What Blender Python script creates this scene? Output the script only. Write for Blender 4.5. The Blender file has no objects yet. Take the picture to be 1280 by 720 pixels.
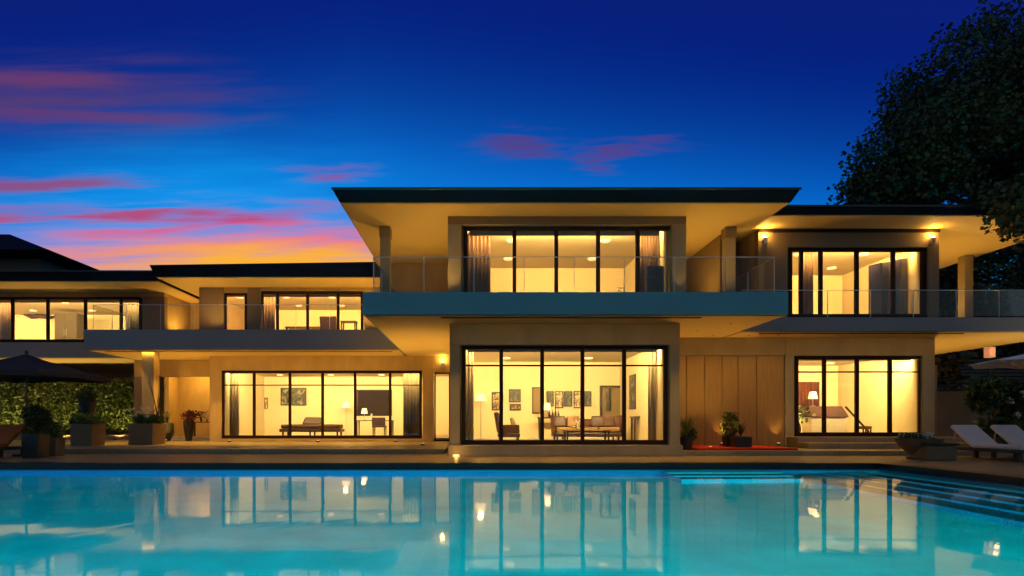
import bpy, math, random
import numpy as np
from mathutils import Vector, Matrix
random.seed(7); rng = np.random.default_rng(7)
S = bpy.context.scene
COL = S.collection
F, CX, CY, EYE = 720.0, 595.0, 527.0, 0.94      # survey constants used to read real positions off the photograph
def X(px, Y): return (px-CX)*Y/F
def Z(py, Y): return EYE+(CY-py)*Y/F

# ------------------------------------------------------------------ materials
MATS = {}
def mat(name, col, rough=.6, var=.12, scale=3.0, bump=0.0, bscale=40., metal=0, emit=None, estr=0, stretch=(1,1,1), spec=None, col2=None, island=False, coat=0):
    if name in MATS: return MATS[name]
    m = bpy.data.materials.new(name); m.use_nodes = True
    nt = m.node_tree; b = nt.nodes['Principled BSDF']
    b.inputs['Roughness'].default_value = rough
    b.inputs['Metallic'].default_value = metal
    if spec is not None: b.inputs['Specular IOR Level'].default_value = spec
    if coat: b.inputs['Coat Weight'].default_value = coat
    tc = nt.nodes.new('ShaderNodeTexCoord'); mp = nt.nodes.new('ShaderNodeMapping')
    mp.inputs['Scale'].default_value = stretch
    nt.links.new(tc.outputs['Object'], mp.inputs['Vector'])
    n = nt.nodes.new('ShaderNodeTexNoise'); n.inputs['Scale'].default_value = scale; n.inputs['Detail'].default_value = 6
    nt.links.new(mp.outputs[0], n.inputs['Vector'])
    mx = nt.nodes.new('ShaderNodeMix'); mx.data_type = 'RGBA'
    c2 = col2 or tuple(c*(1-2.2*var) for c in col)
    c1 = col if col2 else tuple(min(1, c*(1+var)) for c in col)
    mx.inputs[6].default_value = (*c1, 1); mx.inputs[7].default_value = (*c2, 1)
    if island:
        g = nt.nodes.new('ShaderNodeNewGeometry'); nt.links.new(g.outputs['Random Per Island'], mx.inputs[0])
    else:
        nt.links.new(n.outputs['Fac'], mx.inputs[0])
    nt.links.new(mx.outputs[2], b.inputs['Base Color'])
    if bump:
        n2 = nt.nodes.new('ShaderNodeTexNoise'); n2.inputs['Scale'].default_value = bscale; n2.inputs['Detail'].default_value = 5
        nt.links.new(mp.outputs[0], n2.inputs['Vector'])
        bp = nt.nodes.new('ShaderNodeBump'); bp.inputs['Strength'].default_value = bump; bp.inputs['Distance'].default_value = .02
        nt.links.new(n2.outputs['Fac'], bp.inputs['Height']); nt.links.new(bp.outputs[0], b.inputs['Normal'])
    if emit:
        b.inputs['Emission Color'].default_value = (*emit, 1); b.inputs['Emission Strength'].default_value = estr
    MATS[name] = m; return m

def tile_mat(name, c1, c2, mortar, w, h, msize, rough=.5, offset=.5, bump=.3, swap=False):
    m = bpy.data.materials.new(name); m.use_nodes = True
    nt = m.node_tree; b = nt.nodes['Principled BSDF']; b.inputs['Roughness'].default_value = rough
    tc = nt.nodes.new('ShaderNodeTexCoord')
    mp = nt.nodes.new('ShaderNodeMapping'); nt.links.new(tc.outputs['Object'], mp.inputs['Vector'])
    if swap: mp.inputs['Rotation'].default_value = (math.pi/2, 0, 0)
    br = nt.nodes.new('ShaderNodeTexBrick'); br.offset = offset
    br.inputs['Scale'].default_value = 1; br.inputs['Brick Width'].default_value = w; br.inputs['Row Height'].default_value = h
    br.inputs['Mortar Size'].default_value = msize
    br.inputs['Color1'].default_value = (*c1, 1); br.inputs['Color2'].default_value = (*c2, 1); br.inputs['Mortar'].default_value = (*mortar, 1)
    nt.links.new(mp.outputs[0], br.inputs['Vector'])
    n = nt.nodes.new('ShaderNodeTexNoise'); n.inputs['Scale'].default_value = 1.7; n.inputs['Detail'].default_value = 7
    nt.links.new(tc.outputs['Object'], n.inputs['Vector'])
    mr = nt.nodes.new('ShaderNodeMapRange'); mr.inputs['To Min'].default_value = .65; mr.inputs['To Max'].default_value = 1.3
    nt.links.new(n.outputs['Fac'], mr.inputs[0])
    mx = nt.nodes.new('ShaderNodeMix'); mx.data_type = 'RGBA'; mx.blend_type = 'MULTIPLY'; mx.inputs[0].default_value = 1
    nt.links.new(br.outputs['Color'], mx.inputs[6]); nt.links.new(mr.outputs[0], mx.inputs[7])
    nt.links.new(mx.outputs[2], b.inputs['Base Color'])
    bp = nt.nodes.new('ShaderNodeBump'); bp.inputs['Strength'].default_value = bump; bp.inputs['Distance'].default_value = .01; bp.invert = True
    nt.links.new(br.outputs['Fac'], bp.inputs['Height']); nt.links.new(bp.outputs[0], b.inputs['Normal'])
    MATS[name] = m; return m

def translucent(m, k=.5):
    nt = m.node_tree; b = nt.nodes['Principled BSDF']; o = nt.nodes['Material Output']
    t = nt.nodes.new('ShaderNodeBsdfTranslucent'); x = nt.nodes.new('ShaderNodeMixShader'); x.inputs[0].default_value = k
    nt.links.new(b.inputs['Base Color'].links[0].from_socket, t.inputs[0]); nt.links.new(b.outputs[0], x.inputs[1]); nt.links.new(t.outputs[0], x.inputs[2]); nt.links.new(x.outputs[0], o.inputs[0]); return m
def glass_mat(name, ior=1.45, tint=(1, 1, 1), k=1.0):
    m = bpy.data.materials.new(name); m.use_nodes = True; nt = m.node_tree; nt.nodes.clear()
    o = nt.nodes.new('ShaderNodeOutputMaterial'); mx = nt.nodes.new('ShaderNodeMixShader')
    f = nt.nodes.new('ShaderNodeFresnel'); f.inputs[0].default_value = ior
    t = nt.nodes.new('ShaderNodeBsdfTransparent'); t.inputs[0].default_value = (*tint, 1)
    g = nt.nodes.new('ShaderNodeBsdfGlossy'); g.inputs['Roughness'].default_value = .01
    ml = nt.nodes.new('ShaderNodeMath'); ml.operation = 'MULTIPLY'; ml.inputs[1].default_value = k
    nt.links.new(f.outputs[0], ml.inputs[0]); nt.links.new(ml.outputs[0], mx.inputs[0])
    nt.links.new(t.outputs[0], mx.inputs[1]); nt.links.new(g.outputs[0], mx.inputs[2]); nt.links.new(mx.outputs[0], o.inputs[0])
    MATS[name] = m; return m

def water_mat():
    m = bpy.data.materials.new('water'); m.use_nodes = True; nt = m.node_tree; nt.nodes.clear(); L = nt.links.new
    o = nt.nodes.new('ShaderNodeOutputMaterial'); mx = nt.nodes.new('ShaderNodeMixShader')
    f = nt.nodes.new('ShaderNodeFresnel'); f.inputs[0].default_value = 1.37
    r = nt.nodes.new('ShaderNodeBsdfRefraction'); r.inputs['IOR'].default_value = 1.33; r.inputs['Roughness'].default_value = .02
    r.inputs['Color'].default_value = (.62, .97, 1, 1)
    g = nt.nodes.new('ShaderNodeBsdfGlossy'); g.inputs['Roughness'].default_value = .035; g.inputs['Color'].default_value = (.82, .95, 1, 1)
    tc = nt.nodes.new('ShaderNodeTexCoord'); mp = nt.nodes.new('ShaderNodeMapping'); mp.inputs['Scale'].default_value = (1, .55, 1)
    n = nt.nodes.new('ShaderNodeTexNoise'); n.inputs['Scale'].default_value = .9; n.inputs['Detail'].default_value = 3; n.inputs['Distortion'].default_value = .6
    bp = nt.nodes.new('ShaderNodeBump'); bp.inputs['Strength'].default_value = .35; bp.inputs['Distance'].default_value = .012
    L(tc.outputs['Object'], mp.inputs[0]); L(mp.outputs[0], n.inputs['Vector']); L(n.outputs['Fac'], bp.inputs['Height'])
    n3 = nt.nodes.new('ShaderNodeTexNoise'); n3.inputs['Scale'].default_value = .22; n3.inputs['Detail'].default_value = 2
    L(tc.outputs['Object'], n3.inputs['Vector'])
    mr = nt.nodes.new('ShaderNodeMapRange'); mr.inputs['From Min'].default_value = .35; mr.inputs['From Max'].default_value = .65
    mr.inputs['To Min'].default_value = .025; mr.inputs['To Max'].default_value = .06
    L(n3.outputs['Fac'], mr.inputs[0]); L(mr.outputs[0], g.inputs['Roughness'])
    for q in (f, r, g): L(bp.outputs[0], q.inputs['Normal'])
    L(f.outputs[0], mx.inputs[0]); L(r.outputs[0], mx.inputs[1]); L(g.outputs[0], mx.inputs[2]); L(mx.outputs[0], o.inputs[0])
    return m

def art_mat(name, a, b, c, scale=6):
    m = bpy.data.materials.new(name); m.use_nodes = True; nt = m.node_tree; L = nt.links.new
    bs = nt.nodes['Principled BSDF']; bs.inputs['Roughness'].default_value = .5
    tc = nt.nodes.new('ShaderNodeTexCoord'); n = nt.nodes.new('ShaderNodeTexNoise'); n.inputs['Scale'].default_value = scale; n.inputs['Distortion'].default_value = 1.5
    r = nt.nodes.new('ShaderNodeValToRGB'); r.color_ramp.interpolation = 'CONSTANT'
    e = r.color_ramp.elements; e[0].color = (*a, 1); e[1].position = .47; e[1].color = (*b, 1); q = e.new(.56); q.color = (*c, 1)
    L(tc.outputs['Object'], n.inputs['Vector']); L(n.outputs['Fac'], r.inputs[0]); L(r.outputs[0], bs.inputs['Base Color'])
    return m

plaster = mat('plaster', (.54, .39, .20), .75, .17, 2.2, .2, 60, stretch=(1, 1, .35))
plaster_brown = mat('plaster_brown', (.26, .19, .13), .75, .08, .8, .12, 60)
portal_m = mat('portal_plaster', (.38, .31, .21), .7, .17, 2.0, .2, 60, stretch=(1, 1, .35))
slab_teal = mat('concrete_pool_tint', (.17, .44, .52), .65, .06, .7, .1, 50)  # teal puts the pool and sky light into the grey concrete colour
slab_grey = mat('grey_concrete', (.30, .29, .32), .7, .08, .7, .12, 50)
soffit_m = mat('soffit_paint', (.64, .48, .24), .7, .04, .6, .05, 50)
roof_m = mat('roof_metal', (.009, .008, .012), .8, .2, 2, .05, 30, spec=.12)
frame_m = mat('dark_bronze_frame', (.030, .011, .007), .7, .1, 8, 0, spec=.15)
inner_m = mat('interior_paint', (.80, .70, .47), .8, .03, .7, .04, 40)
ceil_m = mat('ceiling_paint', (.84, .78, .60), .8, .02, .7)
floor_m = mat('interior_floor', (.42, .32, .2), .3, .15, 4, 0, stretch=(1, 6, 1))
timber_m = mat('timber_panel', (.28, .175, .06), .5, .22, 2.2, .1, 30, stretch=(9, 9, .6))
steel_m = mat('steel', (.5, .5, .5), .28, .05, 5, metal=1)
deck_m = tile_mat('deck_stone', (.30, .22, .13), (.25, .185, .11), (.07, .05, .035), 1.2, .6, .008, .42)
terr_m = tile_mat('terrace_stone', (.36, .28, .17), (.31, .24, .15), (.14, .1, .07), .9, .9, .006, .35, 0)
cope_m = mat('dark_coping', (.018, .016, .015), .35, .2, 6)
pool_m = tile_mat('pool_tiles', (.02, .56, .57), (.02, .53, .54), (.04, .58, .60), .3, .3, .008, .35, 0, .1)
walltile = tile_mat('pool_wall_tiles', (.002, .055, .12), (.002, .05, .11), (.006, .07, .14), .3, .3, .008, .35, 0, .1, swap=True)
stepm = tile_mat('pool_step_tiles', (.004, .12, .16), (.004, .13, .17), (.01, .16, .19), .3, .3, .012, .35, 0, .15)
glass = glass_mat('window_glass', 1.45, (.98, .97, .93))
rail_glass = glass_mat('railing_glass', 1.45, (.985, .99, .98), .3)
water = water_mat()
leaf_dark = mat('leaf_dark', (.10, .10, .016), .6, .3, col2=(.022, .032, .009), island=True)
leaf_hedge = mat('leaf_hedge', (.10, .14, .022), .5, .3, col2=(.035, .06, .015), island=True)
leaf_green = mat('leaf_green', (.07, .13, .03), .45, .3, col2=(.03, .06, .015), island=True)
leaf_lime = mat('leaf_lime', (.22, .28, .04), .5, .3, col2=(.10, .16, .03), island=True)
bark = mat('bark', (.10, .075, .05), .9, .25, 6, .6, 14, stretch=(1, 1, .25))
potd = mat('pot_dark', (.02, .02, .022), .4, .15, 5)
potb = mat('pot_stone', (.22, .145, .085), .7, .12, 6, .2, 40)
fabric_w = mat('white_fabric', (.80, .78, .88), .85, .06, 9, .15, 120)
fabric_o = mat('orange_fabric', (.55, .13, .03), .85, .1, 9, .15, 120)
fabric_d = mat('umbrella_dark', (.05, .022, .014), .85, .15, 5, .1, 90)
fabric_u = mat('umbrella_pale', (.82, .82, .82), .85, .05, 5, .1, 90)
wicker = mat('wicker', (.10, .07, .05), .7, .25, 60, .4, 120)
leather = mat('brown_leather', (.045, .016, .010), .45, .15, 5, .1, 50)
sofa_m = mat('sofa_fabric', (.10, .04, .02), .85, .15, 6, .15, 70)
sofa_l = mat('sofa_pale', (.26, .16, .08), .8, .1, 6, .15, 70)
wood_d = mat('dark_wood', (.035, .015, .008), .35, .2, 3, 0, stretch=(1, 8, 1))
cur_d = mat('curtain_dark', (.22, .13, .08), .9, .15, 4, .1, 90)
cur_l = mat('curtain_pale', (.50, .42, .28), .9, .1, 4, .1, 90)
cur_g = mat('curtain_grey', (.20, .16, .10), .9, .1, 4, .1, 90)
for m_ in (cur_d, cur_l, cur_g): translucent(m_, .55)
navy = mat('navy_panel', (.018, .012, .045), .5, .15, 4)
white_p = mat('white_lacquer', (.75, .70, .58), .4, .05, 5)
red_m = mat('red_carpet', (.55, .012, .006), .9, .2, 30, .3, 120)
lampm = mat('lamp_glow', (.9, .8, .6), .4, 0, emit=(1, .72, .30), estr=14)
lampsoft = mat('lamp_soft_glow', (.9, .8, .6), .4, 0, emit=(1, .50, .22), estr=1.6)
poollamp = mat('pool_lamp_glow', (.9, .9, .9), .4, 0, emit=(.5, .95, 1), estr=6)
flower_w = mat('petal_white', (.75, .7, .62), .7, .1)
flower_r = mat('petal_red', (.14, .03, .02), .7, .2)
grass_m = mat('lawn', (.04, .06, .02), .9, .3, 2, .5, 20)
wallb = mat('boundary_render', (.22, .15, .09), .85, .15, 1.2, .2, 30)

# ------------------------------------------------------------------ mesh tools
class MB:
    def __init__(s): s.v = []; s.f = []
    def poly(s, vs, fs):
        k = len(s.v); s.v += [tuple(v) for v in vs]; s.f += [tuple(i+k for i in f) for f in fs]; return s
    def box(s, x0, x1, y0, y1, z0, z1):
        if x0 > x1: x0, x1 = x1, x0
        return s.poly([(x0,y0,z0),(x1,y0,z0),(x1,y1,z0),(x0,y1,z0),(x0,y0,z1),(x1,y0,z1),(x1,y1,z1),(x0,y1,z1)],
                      [(0,3,2,1),(4,5,6,7),(0,1,5,4),(1,2,6,5),(2,3,7,6),(3,0,4,7)])
    def frus(s, b, zb, t, zt):     # b,t = (x0,x1,y0,y1)
        return s.poly([(b[0],b[2],zb),(b[1],b[2],zb),(b[1],b[3],zb),(b[0],b[3],zb),(t[0],t[2],zt),(t[1],t[2],zt),(t[1],t[3],zt),(t[0],t[3],zt)],
                      [(0,3,2,1),(4,5,6,7),(0,1,5,4),(1,2,6,5),(2,3,7,6),(3,0,4,7)])
    def lathe(s, prof, cx=0, cy=0, n=20):   # prof [(r,z)]
        k = len(s.v)
        for r, z in prof:
            for i in range(n):
                a = 2*math.pi*i/n; s.v.append((cx+r*math.cos(a), cy+r*math.sin(a), z))
        for j in range(len(prof)-1):
            for i in range(n):
                a, b = k+j*n+i, k+j*n+(i+1) % n; s.f.append((a, b, b+n, a+n))
        s.f.append(tuple(k+i for i in reversed(range(n)))); s.f.append(tuple(k+(len(prof)-1)*n+i for i in range(n)))
        return s
    def tube(s, pts, rads, n=8):
        k = len(s.v); pts = [Vector(p) for p in pts]
        for j, p in enumerate(pts):
            d = (pts[min(j+1, len(pts)-1)]-pts[max(j-1, 0)]).normalized()
            u = d.cross(Vector((0.31, 0.2, 1)) if abs(d.z) < .9 else Vector((1, 0.1, 0))).normalized(); w = d.cross(u)
            for i in range(n):
                a = 2*math.pi*i/n; s.v.append(tuple(p+(u*math.cos(a)+w*math.sin(a))*rads[j]))
        for j in range(len(pts)-1):
            for i in range(n):
                a, b = k+j*n+i, k+j*n+(i+1) % n; s.f.append((a, b, b+n, a+n))
        s.f.append(tuple(k+i for i in reversed(range(n)))); s.f.append(tuple(k+(len(pts)-1)*n+i for i in range(n)))
        return s
    def build(s, name, m, parent=None, bevel=0, smooth=False):
        me = bpy.data.meshes.new(name); me.from_pydata(s.v, [], s.f); me.validate(); me.update()
        import bmesh
        bm = bmesh.new(); bm.from_mesh(me); bmesh.ops.recalc_face_normals(bm, faces=bm.faces); bm.to_mesh(me); bm.free()
        me.materials.append(m)
        if smooth:
            for p in me.polygons: p.use_smooth = True
        o = bpy.data.objects.new(name, me); COL.objects.link(o)
        if parent: o.parent = parent
        if bevel:
            b = o.modifiers.new('bevel', 'BEVEL'); b.width = bevel; b.segments = 2; b.limit_method = 'ANGLE'
        return o
def B(*a): return MB().box(*a)
def tag(o, label=None, cat=None, group=None, kind=None):
    if label: o['label'] = label
    if cat: o['category'] = cat
    if group: o['group'] = group
    if kind: o['kind'] = kind
    return o
def thing(name, label, cat, loc=(0, 0, 0), rz=0, group=None):
    o = bpy.data.objects.new(name, None); COL.objects.link(o); o.location = loc; o.rotation_euler = (0, 0, rz); o.empty_display_size = .2
    return tag(o, label, cat, group)
def struct(mb, name, m, **k): return tag(mb.build(name, m, **k), kind='structure')
def copy_tree(o, parent=None):
    c = o.copy(); COL.objects.link(c); c.parent = parent
    for ch in list(o.children): copy_tree(ch, c)
    return c

def leaves(centers, spread, n, size, up=0.0, zmin=None, aspect=.45, holes=()):
    """n leaf quads scattered around clump centres -> MB"""
    C = np.array(centers, float); k = rng.integers(0, len(C), n)
    sp = np.array(spread, float); sp = sp if sp.ndim else np.array([sp]*3)
    P = C[k]+np.clip(rng.normal(size=(n, 3)), -1.5, 1.5)*sp
    if zmin is not None:
        P = P[P[:, 2] > zmin]
        for hx, hz, a_, b_ in holes: P = P[((P[:, 0]-hx)/a_)**2+((P[:, 2]-hz)/b_)**2 > 1+.5*np.sin(P[:, 1]*9+P[:, 0]*17)]
    n = len(P)
    d = rng.normal(size=(n, 3)); d[:, 2] += up; d /= np.linalg.norm(d, axis=1)[:, None]
    e = np.cross(d, rng.normal(size=(n, 3))); e /= np.linalg.norm(e, axis=1)[:, None]
    s = size*rng.uniform(.6, 1.35, n)[:, None]
    V = np.stack([P, P+d*s*.5+e*s*aspect, P+d*s, P+d*s*.5-e*s*aspect], 1).reshape(-1, 3)
    mb = MB(); mb.v = [tuple(v) for v in V.tolist()]; mb.f = [(4*i, 4*i+1, 4*i+2, 4*i+3) for i in range(n)]
    return mb
def build_leaves(mb, name, m, parent=None):
    me = bpy.data.meshes.new(name); me.from_pydata(mb.v, [], mb.f); me.update(); me.materials.append(m)
    o = bpy.data.objects.new(name, me); COL.objects.link(o); o.parent = parent; return o

def point(name, loc, w, col=(1, .62, .22), r=.08):
    l = bpy.data.lights.new(name, 'POINT'); l.energy = w; l.color = col; l.shadow_soft_size = r
    o = bpy.data.objects.new(name, l); COL.objects.link(o); o.location = loc; return o
def area(name, loc, w, sx, sy, col=(1, .70, .30), up=False, rot=None):
    l = bpy.data.lights.new(name, 'AREA'); l.energy = w; l.color = col; l.shape = 'RECTANGLE'; l.size = sx; l.size_y = sy
    o = bpy.data.objects.new(name, l); COL.objects.link(o); o.location = loc
    o.rotation_euler = rot if rot else ((math.pi if up else 0), 0, 0); return o
def spot(name, loc, w, ang, col=(1, .58, .2), aim=(0, 0, 1), r=.04, blend=.8):
    l = bpy.data.lights.new(name, 'SPOT'); l.energy = w; l.color = col; l.spot_size = math.radians(ang); l.spot_blend = blend; l.shadow_soft_size = r
    o = bpy.data.objects.new(name, l); COL.objects.link(o); o.location = loc
    o.rotation_euler = Vector(aim).to_track_quat('-Z', 'Y').to_euler(); return o

# ------------------------------------------------------------------ setting
PX0, PX1, PY0, PY1, WZ = -30., 9.1, -12., 13.0, -.15
g = MB()
for x0, x1, y0, y1 in ((-400, PX0, -400, 600), (PX1, 400, -400, 600), (PX0, PX1, -400, PY0), (PX0, PX1, PY1, 600)):
    g.poly([(x0,y0,-.06),(x1,y0,-.06),(x1,y1,-.06),(x0,y1,-.06)], [(0,1,2,3)])
struct(g, 'ground', grass_m)
d = MB()
d.box(PX0-4, 26, PY1+.35, 32, -.05, 0); d.box(PX1+.35, 26, PY0-4, PY1+.35, -.05, 0)
struct(d, 'pool_deck', deck_m)
c = MB(); c.box(PX0-4, PX1-.02, PY1-.02, PY1+.347, -.12, .006); c.box(PX1-.017, PX1+.347, PY0, PY1+.347, -.12, .006)
cp = struct(c, 'pool_coping', cope_m, bevel=.008)
b = MB(); D = -1.75
b.poly([(PX0,PY0,D),(PX1,PY0,D),(PX1,PY1,D),(PX0,PY1,D)], [(0,1,2,3)])
floor_b = b; b = MB()
b.poly([(PX0,PY1,D),(PX1,PY1,D),(PX1,PY1,-.05),(PX0,PY1,-.05)], [(0,1,2,3)])
b.poly([(PX1,PY0,D),(PX1,PY1,D),(PX1,PY1,-.05),(PX1,PY0,-.05)], [(0,1,2,3)])
b.poly([(PX0,PY0,D),(PX0,PY1,D),(PX0,PY1,-.05),(PX0,PY0,-.05)], [(0,1,2,3)])
b.poly([(PX0,PY0,D),(PX1,PY0,D),(PX1,PY0,-.05),(PX0,PY0,-.05)], [(0,1,2,3)])
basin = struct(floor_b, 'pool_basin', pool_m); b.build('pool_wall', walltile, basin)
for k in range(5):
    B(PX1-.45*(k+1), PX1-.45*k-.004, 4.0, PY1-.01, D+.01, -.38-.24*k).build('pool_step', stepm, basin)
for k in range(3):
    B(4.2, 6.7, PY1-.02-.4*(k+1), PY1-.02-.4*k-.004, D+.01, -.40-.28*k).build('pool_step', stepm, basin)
struct(MB().poly([(PX0,PY0,WZ),(PX1,PY0,WZ),(PX1,PY1,WZ),(PX0,PY1,WZ)], [(0,1,2,3)]), 'pool_water', water)
# underwater strips along the pool walls; the strong near row is added unseen
def strip(x0, x1, y, w, col, aim):
    f = MB().box(-(x1-x0)/2, (x1-x0)/2, -.05, .05, -.03, .0); o = f.build('pool_light_strip', steel_m, basin)
    l = area('pool_strip_light', (0, 0, 0), w*(.12 if x0 < -2 else .06), x1-x0-.1, .3, col)
    return o, l
for x0, x1, w, cc in ((-29.5, -16, 230, (.005, .34, .95)), (-16, -7, 180, (.005, .45, .95)), (-7, 0, 160, (.01, .66, .92)), (0, 4, 115, (.02, .9, .88)), (4, 9, 190, (.04, 1, .80))):
    o, l = strip(x0, x1, PY1, w, cc, None); o.location = ((x0+x1)/2, PY1-.07, -.22)
    l.location = ((x0+x1)/2, PY1-.24, -.30); l.rotation_euler = Vector((0, -.5, -.87)).to_track_quat('-Z', 'Y').to_euler()
    o, l = strip(x0, x1, PY0, w, cc, None); o.location = ((x0+x1)/2, PY0+.07, -.22)  # near row added behind the camera to light the pool evenly
    l.location = ((x0+x1)/2, PY0+.2, -.5); l.data.energy = w*(62 if x0 < -7 else 80 if x0 < 0 else 98); l.rotation_euler = Vector((0, 1, -.25)).to_track_quat('-Z', 'Y').to_euler()
for y0, y1, w in ((-11.5, 0, 260), (0, 12.6, 90)):
    o, l = strip(y0, y1, 0, w, (.12, 1, .95), None); o.rotation_euler = (0, 0, math.pi/2); o.location = (PX1-.07, (y0+y1)/2, -.22)
    l.location = (PX1-.26, (y0+y1)/2, -.30); q = Vector((.0, 0, -1)); l.rotation_euler = Matrix(((0, .8, .6), (1, 0, 0), (0, .6, -.8))).transposed().to_euler()
    m3 = Matrix.Identity(3); zc = -q.normalized(); xc = Vector((0, 1, 0)); yc = zc.cross(xc); m3.col[0] = xc; m3.col[1] = yc; m3.col[2] = zc; l.rotation_euler = m3.to_euler()
# terrace
t = MB(); t.box(-30, -.9, 16.9, 31, .0, .13); t.box(-.9, 5.7, 18, 31, .0, .13); t.box(5.7, 18.6, 15.9, 31, .0, .13)
struct(t, 'terrace', terr_m, bevel=.01)
t = MB(); t.box(9.9, 15.2, 17.15, 17.75, .134, .30); t.box(9.9, 15.0, 17.752, 18.38, .134, .46)
struct(t, 'terrace_steps', terr_m, bevel=.012)

# ------------------------------------------------------------------ villa
V = thing('villa', 'long two-storey modern villa with lit windows, flat dark roofs and glass-railed balconies', 'house', (0, 18, 0))
Vo = Vector((0, 18, 0))
class PV(MB):
    def build(s, name, m, parent=None, **k):
        s.v = [(x, y-18, z) for x, y, z in s.v]
        return MB.build(s, name, m, parent or V, **k)
def VB(*a):
    p = PV(); p.box(*a); return p
# slabs
VB(-2.87, 7.9, 14.57, 25, 3.65, 4.22).build('balcony_slab', slab_teal, bevel=.012)
VB(-14.77, -2.88, 21.7, 31, 3.65, 4.41).build('balcony_slab', slab_grey, bevel=.012)
VB(7.915, 18.5, 17.27, 26, 3.65, 4.07).build('balcony_slab', slab_grey, bevel=.012)
VB(-26, -14.79, 24.4, 31.5, 3.65, 4.30).build('floor_slab', slab_grey, bevel=.012)
# soffit boards under the slabs, set back from the edge
for a in ((-2.80, 7.84, 14.64, 25.0), (-14.70, -2.92, 21.77, 31.0), (7.95, 18.43, 17.34, 26.0), (-26, -14.86, 24.47, 31.0)):
    VB(a[0], a[1], a[2], a[3], 3.625, 3.648).build('soffit', soffit_m)
# roofs
def roof(x0, x1, y0, y1, zs, h, o=.16, tilt=0):
    p = PV(); p.frus((x0, x1, y0, y1), zs+.03, (x0-o, x1+o, y0-o, y1+o), zs+h)
    r = p.build('roof', roof_m)
    VB(x0-o+.01, x1+o-.01, y0-o-.035, y0-o-.001, zs+h-.07, zs+h-.004).build('gutter', cope_m, r, bevel=.012) if not tilt else None
    if tilt:
        for v in r.data.vertices:
            if v.co.z > zs+.1: v.co.z += tilt*(v.co.x-x0)/(x1-x0)
    VB(x0+.03, x1-.03, y0+.03, y1-.03, zs, zs+.028).build('roof_soffit', soffit_m, r)
    return r
roof(-3.51, 8.1, 14.8, 25, 6.56, .33, .17)
roof(8.28, 17.75, 16.3, 25, 6.77, .30, .01)
roof(-12.2, -3.53, 21.9, 29.5, 6.42, .44, .14, .12).name = 'roof'
roof(-27, -12.42, 22.5, 30.5, 6.41, .42, .08)

def window(pxs, y0, y1, Y, trans=None, fw=.075, z0=None, z1=None, label=None):
    """glazed front: pxs are the frame lines, y0/y1 top and bottom"""
    z1 = z1 if z1 is not None else Z(y0, Y); z0 = z0 if z0 is not None else Z(y1, Y)
    xs = [X(p, Y) for p in pxs]; f = PV()
    f.box(xs[0], xs[-1], Y-.06, Y+.06, z1-fw, z1); f.box(xs[0], xs[-1], Y-.06, Y+.06, z0, z0+fw*1.3)
    for i, x in enumerate(xs):
        w = fw if 0 < i < len(xs)-1 else fw*1.1
        if i == 0: a, bb = x, x+w
        elif i == len(xs)-1: a, bb = x-w, x
        else: a, bb = x-w/2, x+w/2
        f.box(a, bb, Y-.05, Y+.05, z0+fw*1.3, z1-fw)
    if trans:
        zt = Z(trans, Y)
        for i in range(len(xs)-1): f.box(xs[i]+fw*1.12 if i==0 else xs[i]+fw/2+.001, xs[i+1]-fw*.5-.001-(fw*.6 if i==len(xs)-2 else 0), Y-.03, Y+.03, zt-.022, zt+.022)
    o = f.build('window', frame_m, bevel=.006)
    for i in range(len(xs)-1):
        VB(xs[i]+fw*.4, xs[i+1]-fw*.4, Y-.006, Y+.006, z0+fw, z1-fw*.8).build('pane', glass, o)
    return o
def room(x0, x1, y0, y1, z0, z1, w, wallm=inner_m, n=1, col=(1, .67, .24), fl=floor_m):
    t = .05
    VB(x0, x1, y0, y1, z0-t, z0).build('interior_floor', fl)
    VB(x0, x1, y0, y1, z1, z1+t).build('interior_ceiling', ceil_m)
    VB(x0, x1, y1, y1+t, z0-t, z1+t).build('interior_wall', wallm)
    VB(x0-t, x0-.001, y0, y1+t, z0-t, z1+t).build('interior_wall', wallm)
    VB(x1+.001, x1+t, y0, y1+t, z0-t, z1+t).build('interior_wall', wallm)
    VB(x0+.15, x1-.15, y0+.10, y0+.16, z1-.22, z1-.03).build('room_fill_box', ceil_m)  # added casing for the unseen fill lamp behind the window header
    area('room_fill_beam', ((x0+x1)/2, y0+.17, z1-.13), w*2.45, x1-x0-.4, .16, col, rot=Vector((0, .99, -.10)).to_track_quat('-Z', 'Y').to_euler())  # added one-sided lamp, brightens the back wall evenly
    for k in range(2*n):
        for q in (0, 1):
            cx = x0+(x1-x0)*(k+.5)/(2*n); cy_ = y0+(y1-y0)*(.28+.44*q)
            p = PV(); p.lathe([(.001, z1-.045), (.13, z1-.045), (.15, z1-.004), (.001, z1-.003)], cx, cy_, 16); p.build('ceiling_light', lampsoft)
# --- centre block, ground
YC = 15.75
zt = 3.04
VB(-.72, 5.58, YC, YC+.3, zt, 3.62).build('header', portal_m, bevel=.01)
VB(-.72, -.44, YC, 23.3, .30, zt-.002).build('side_wall', portal_m, bevel=.01)
VB(5.30, 5.58, YC, 23.3, .30, zt-.002).build('side_wall', portal_m, bevel=.01)
VB(-.72, -.44, YC+.302, 23.3, zt, 3.62).build('side_wall', portal_m)
VB(5.30, 5.58, YC+.302, 23.3, zt, 3.62).build('side_wall', portal_m)
VB(-.76, 5.62, YC-.12, 18.0, .005, .298).build('plinth', portal_m, bevel=.012)
window([577, 626.5, 677.6, 728, 780, 834.5], 432, 555, 15.97, 457, .10, z0=.30, z1=zt)
room(-.38, 5.24, 16.1, 21.0, .31, 3.12, 210)
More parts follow.
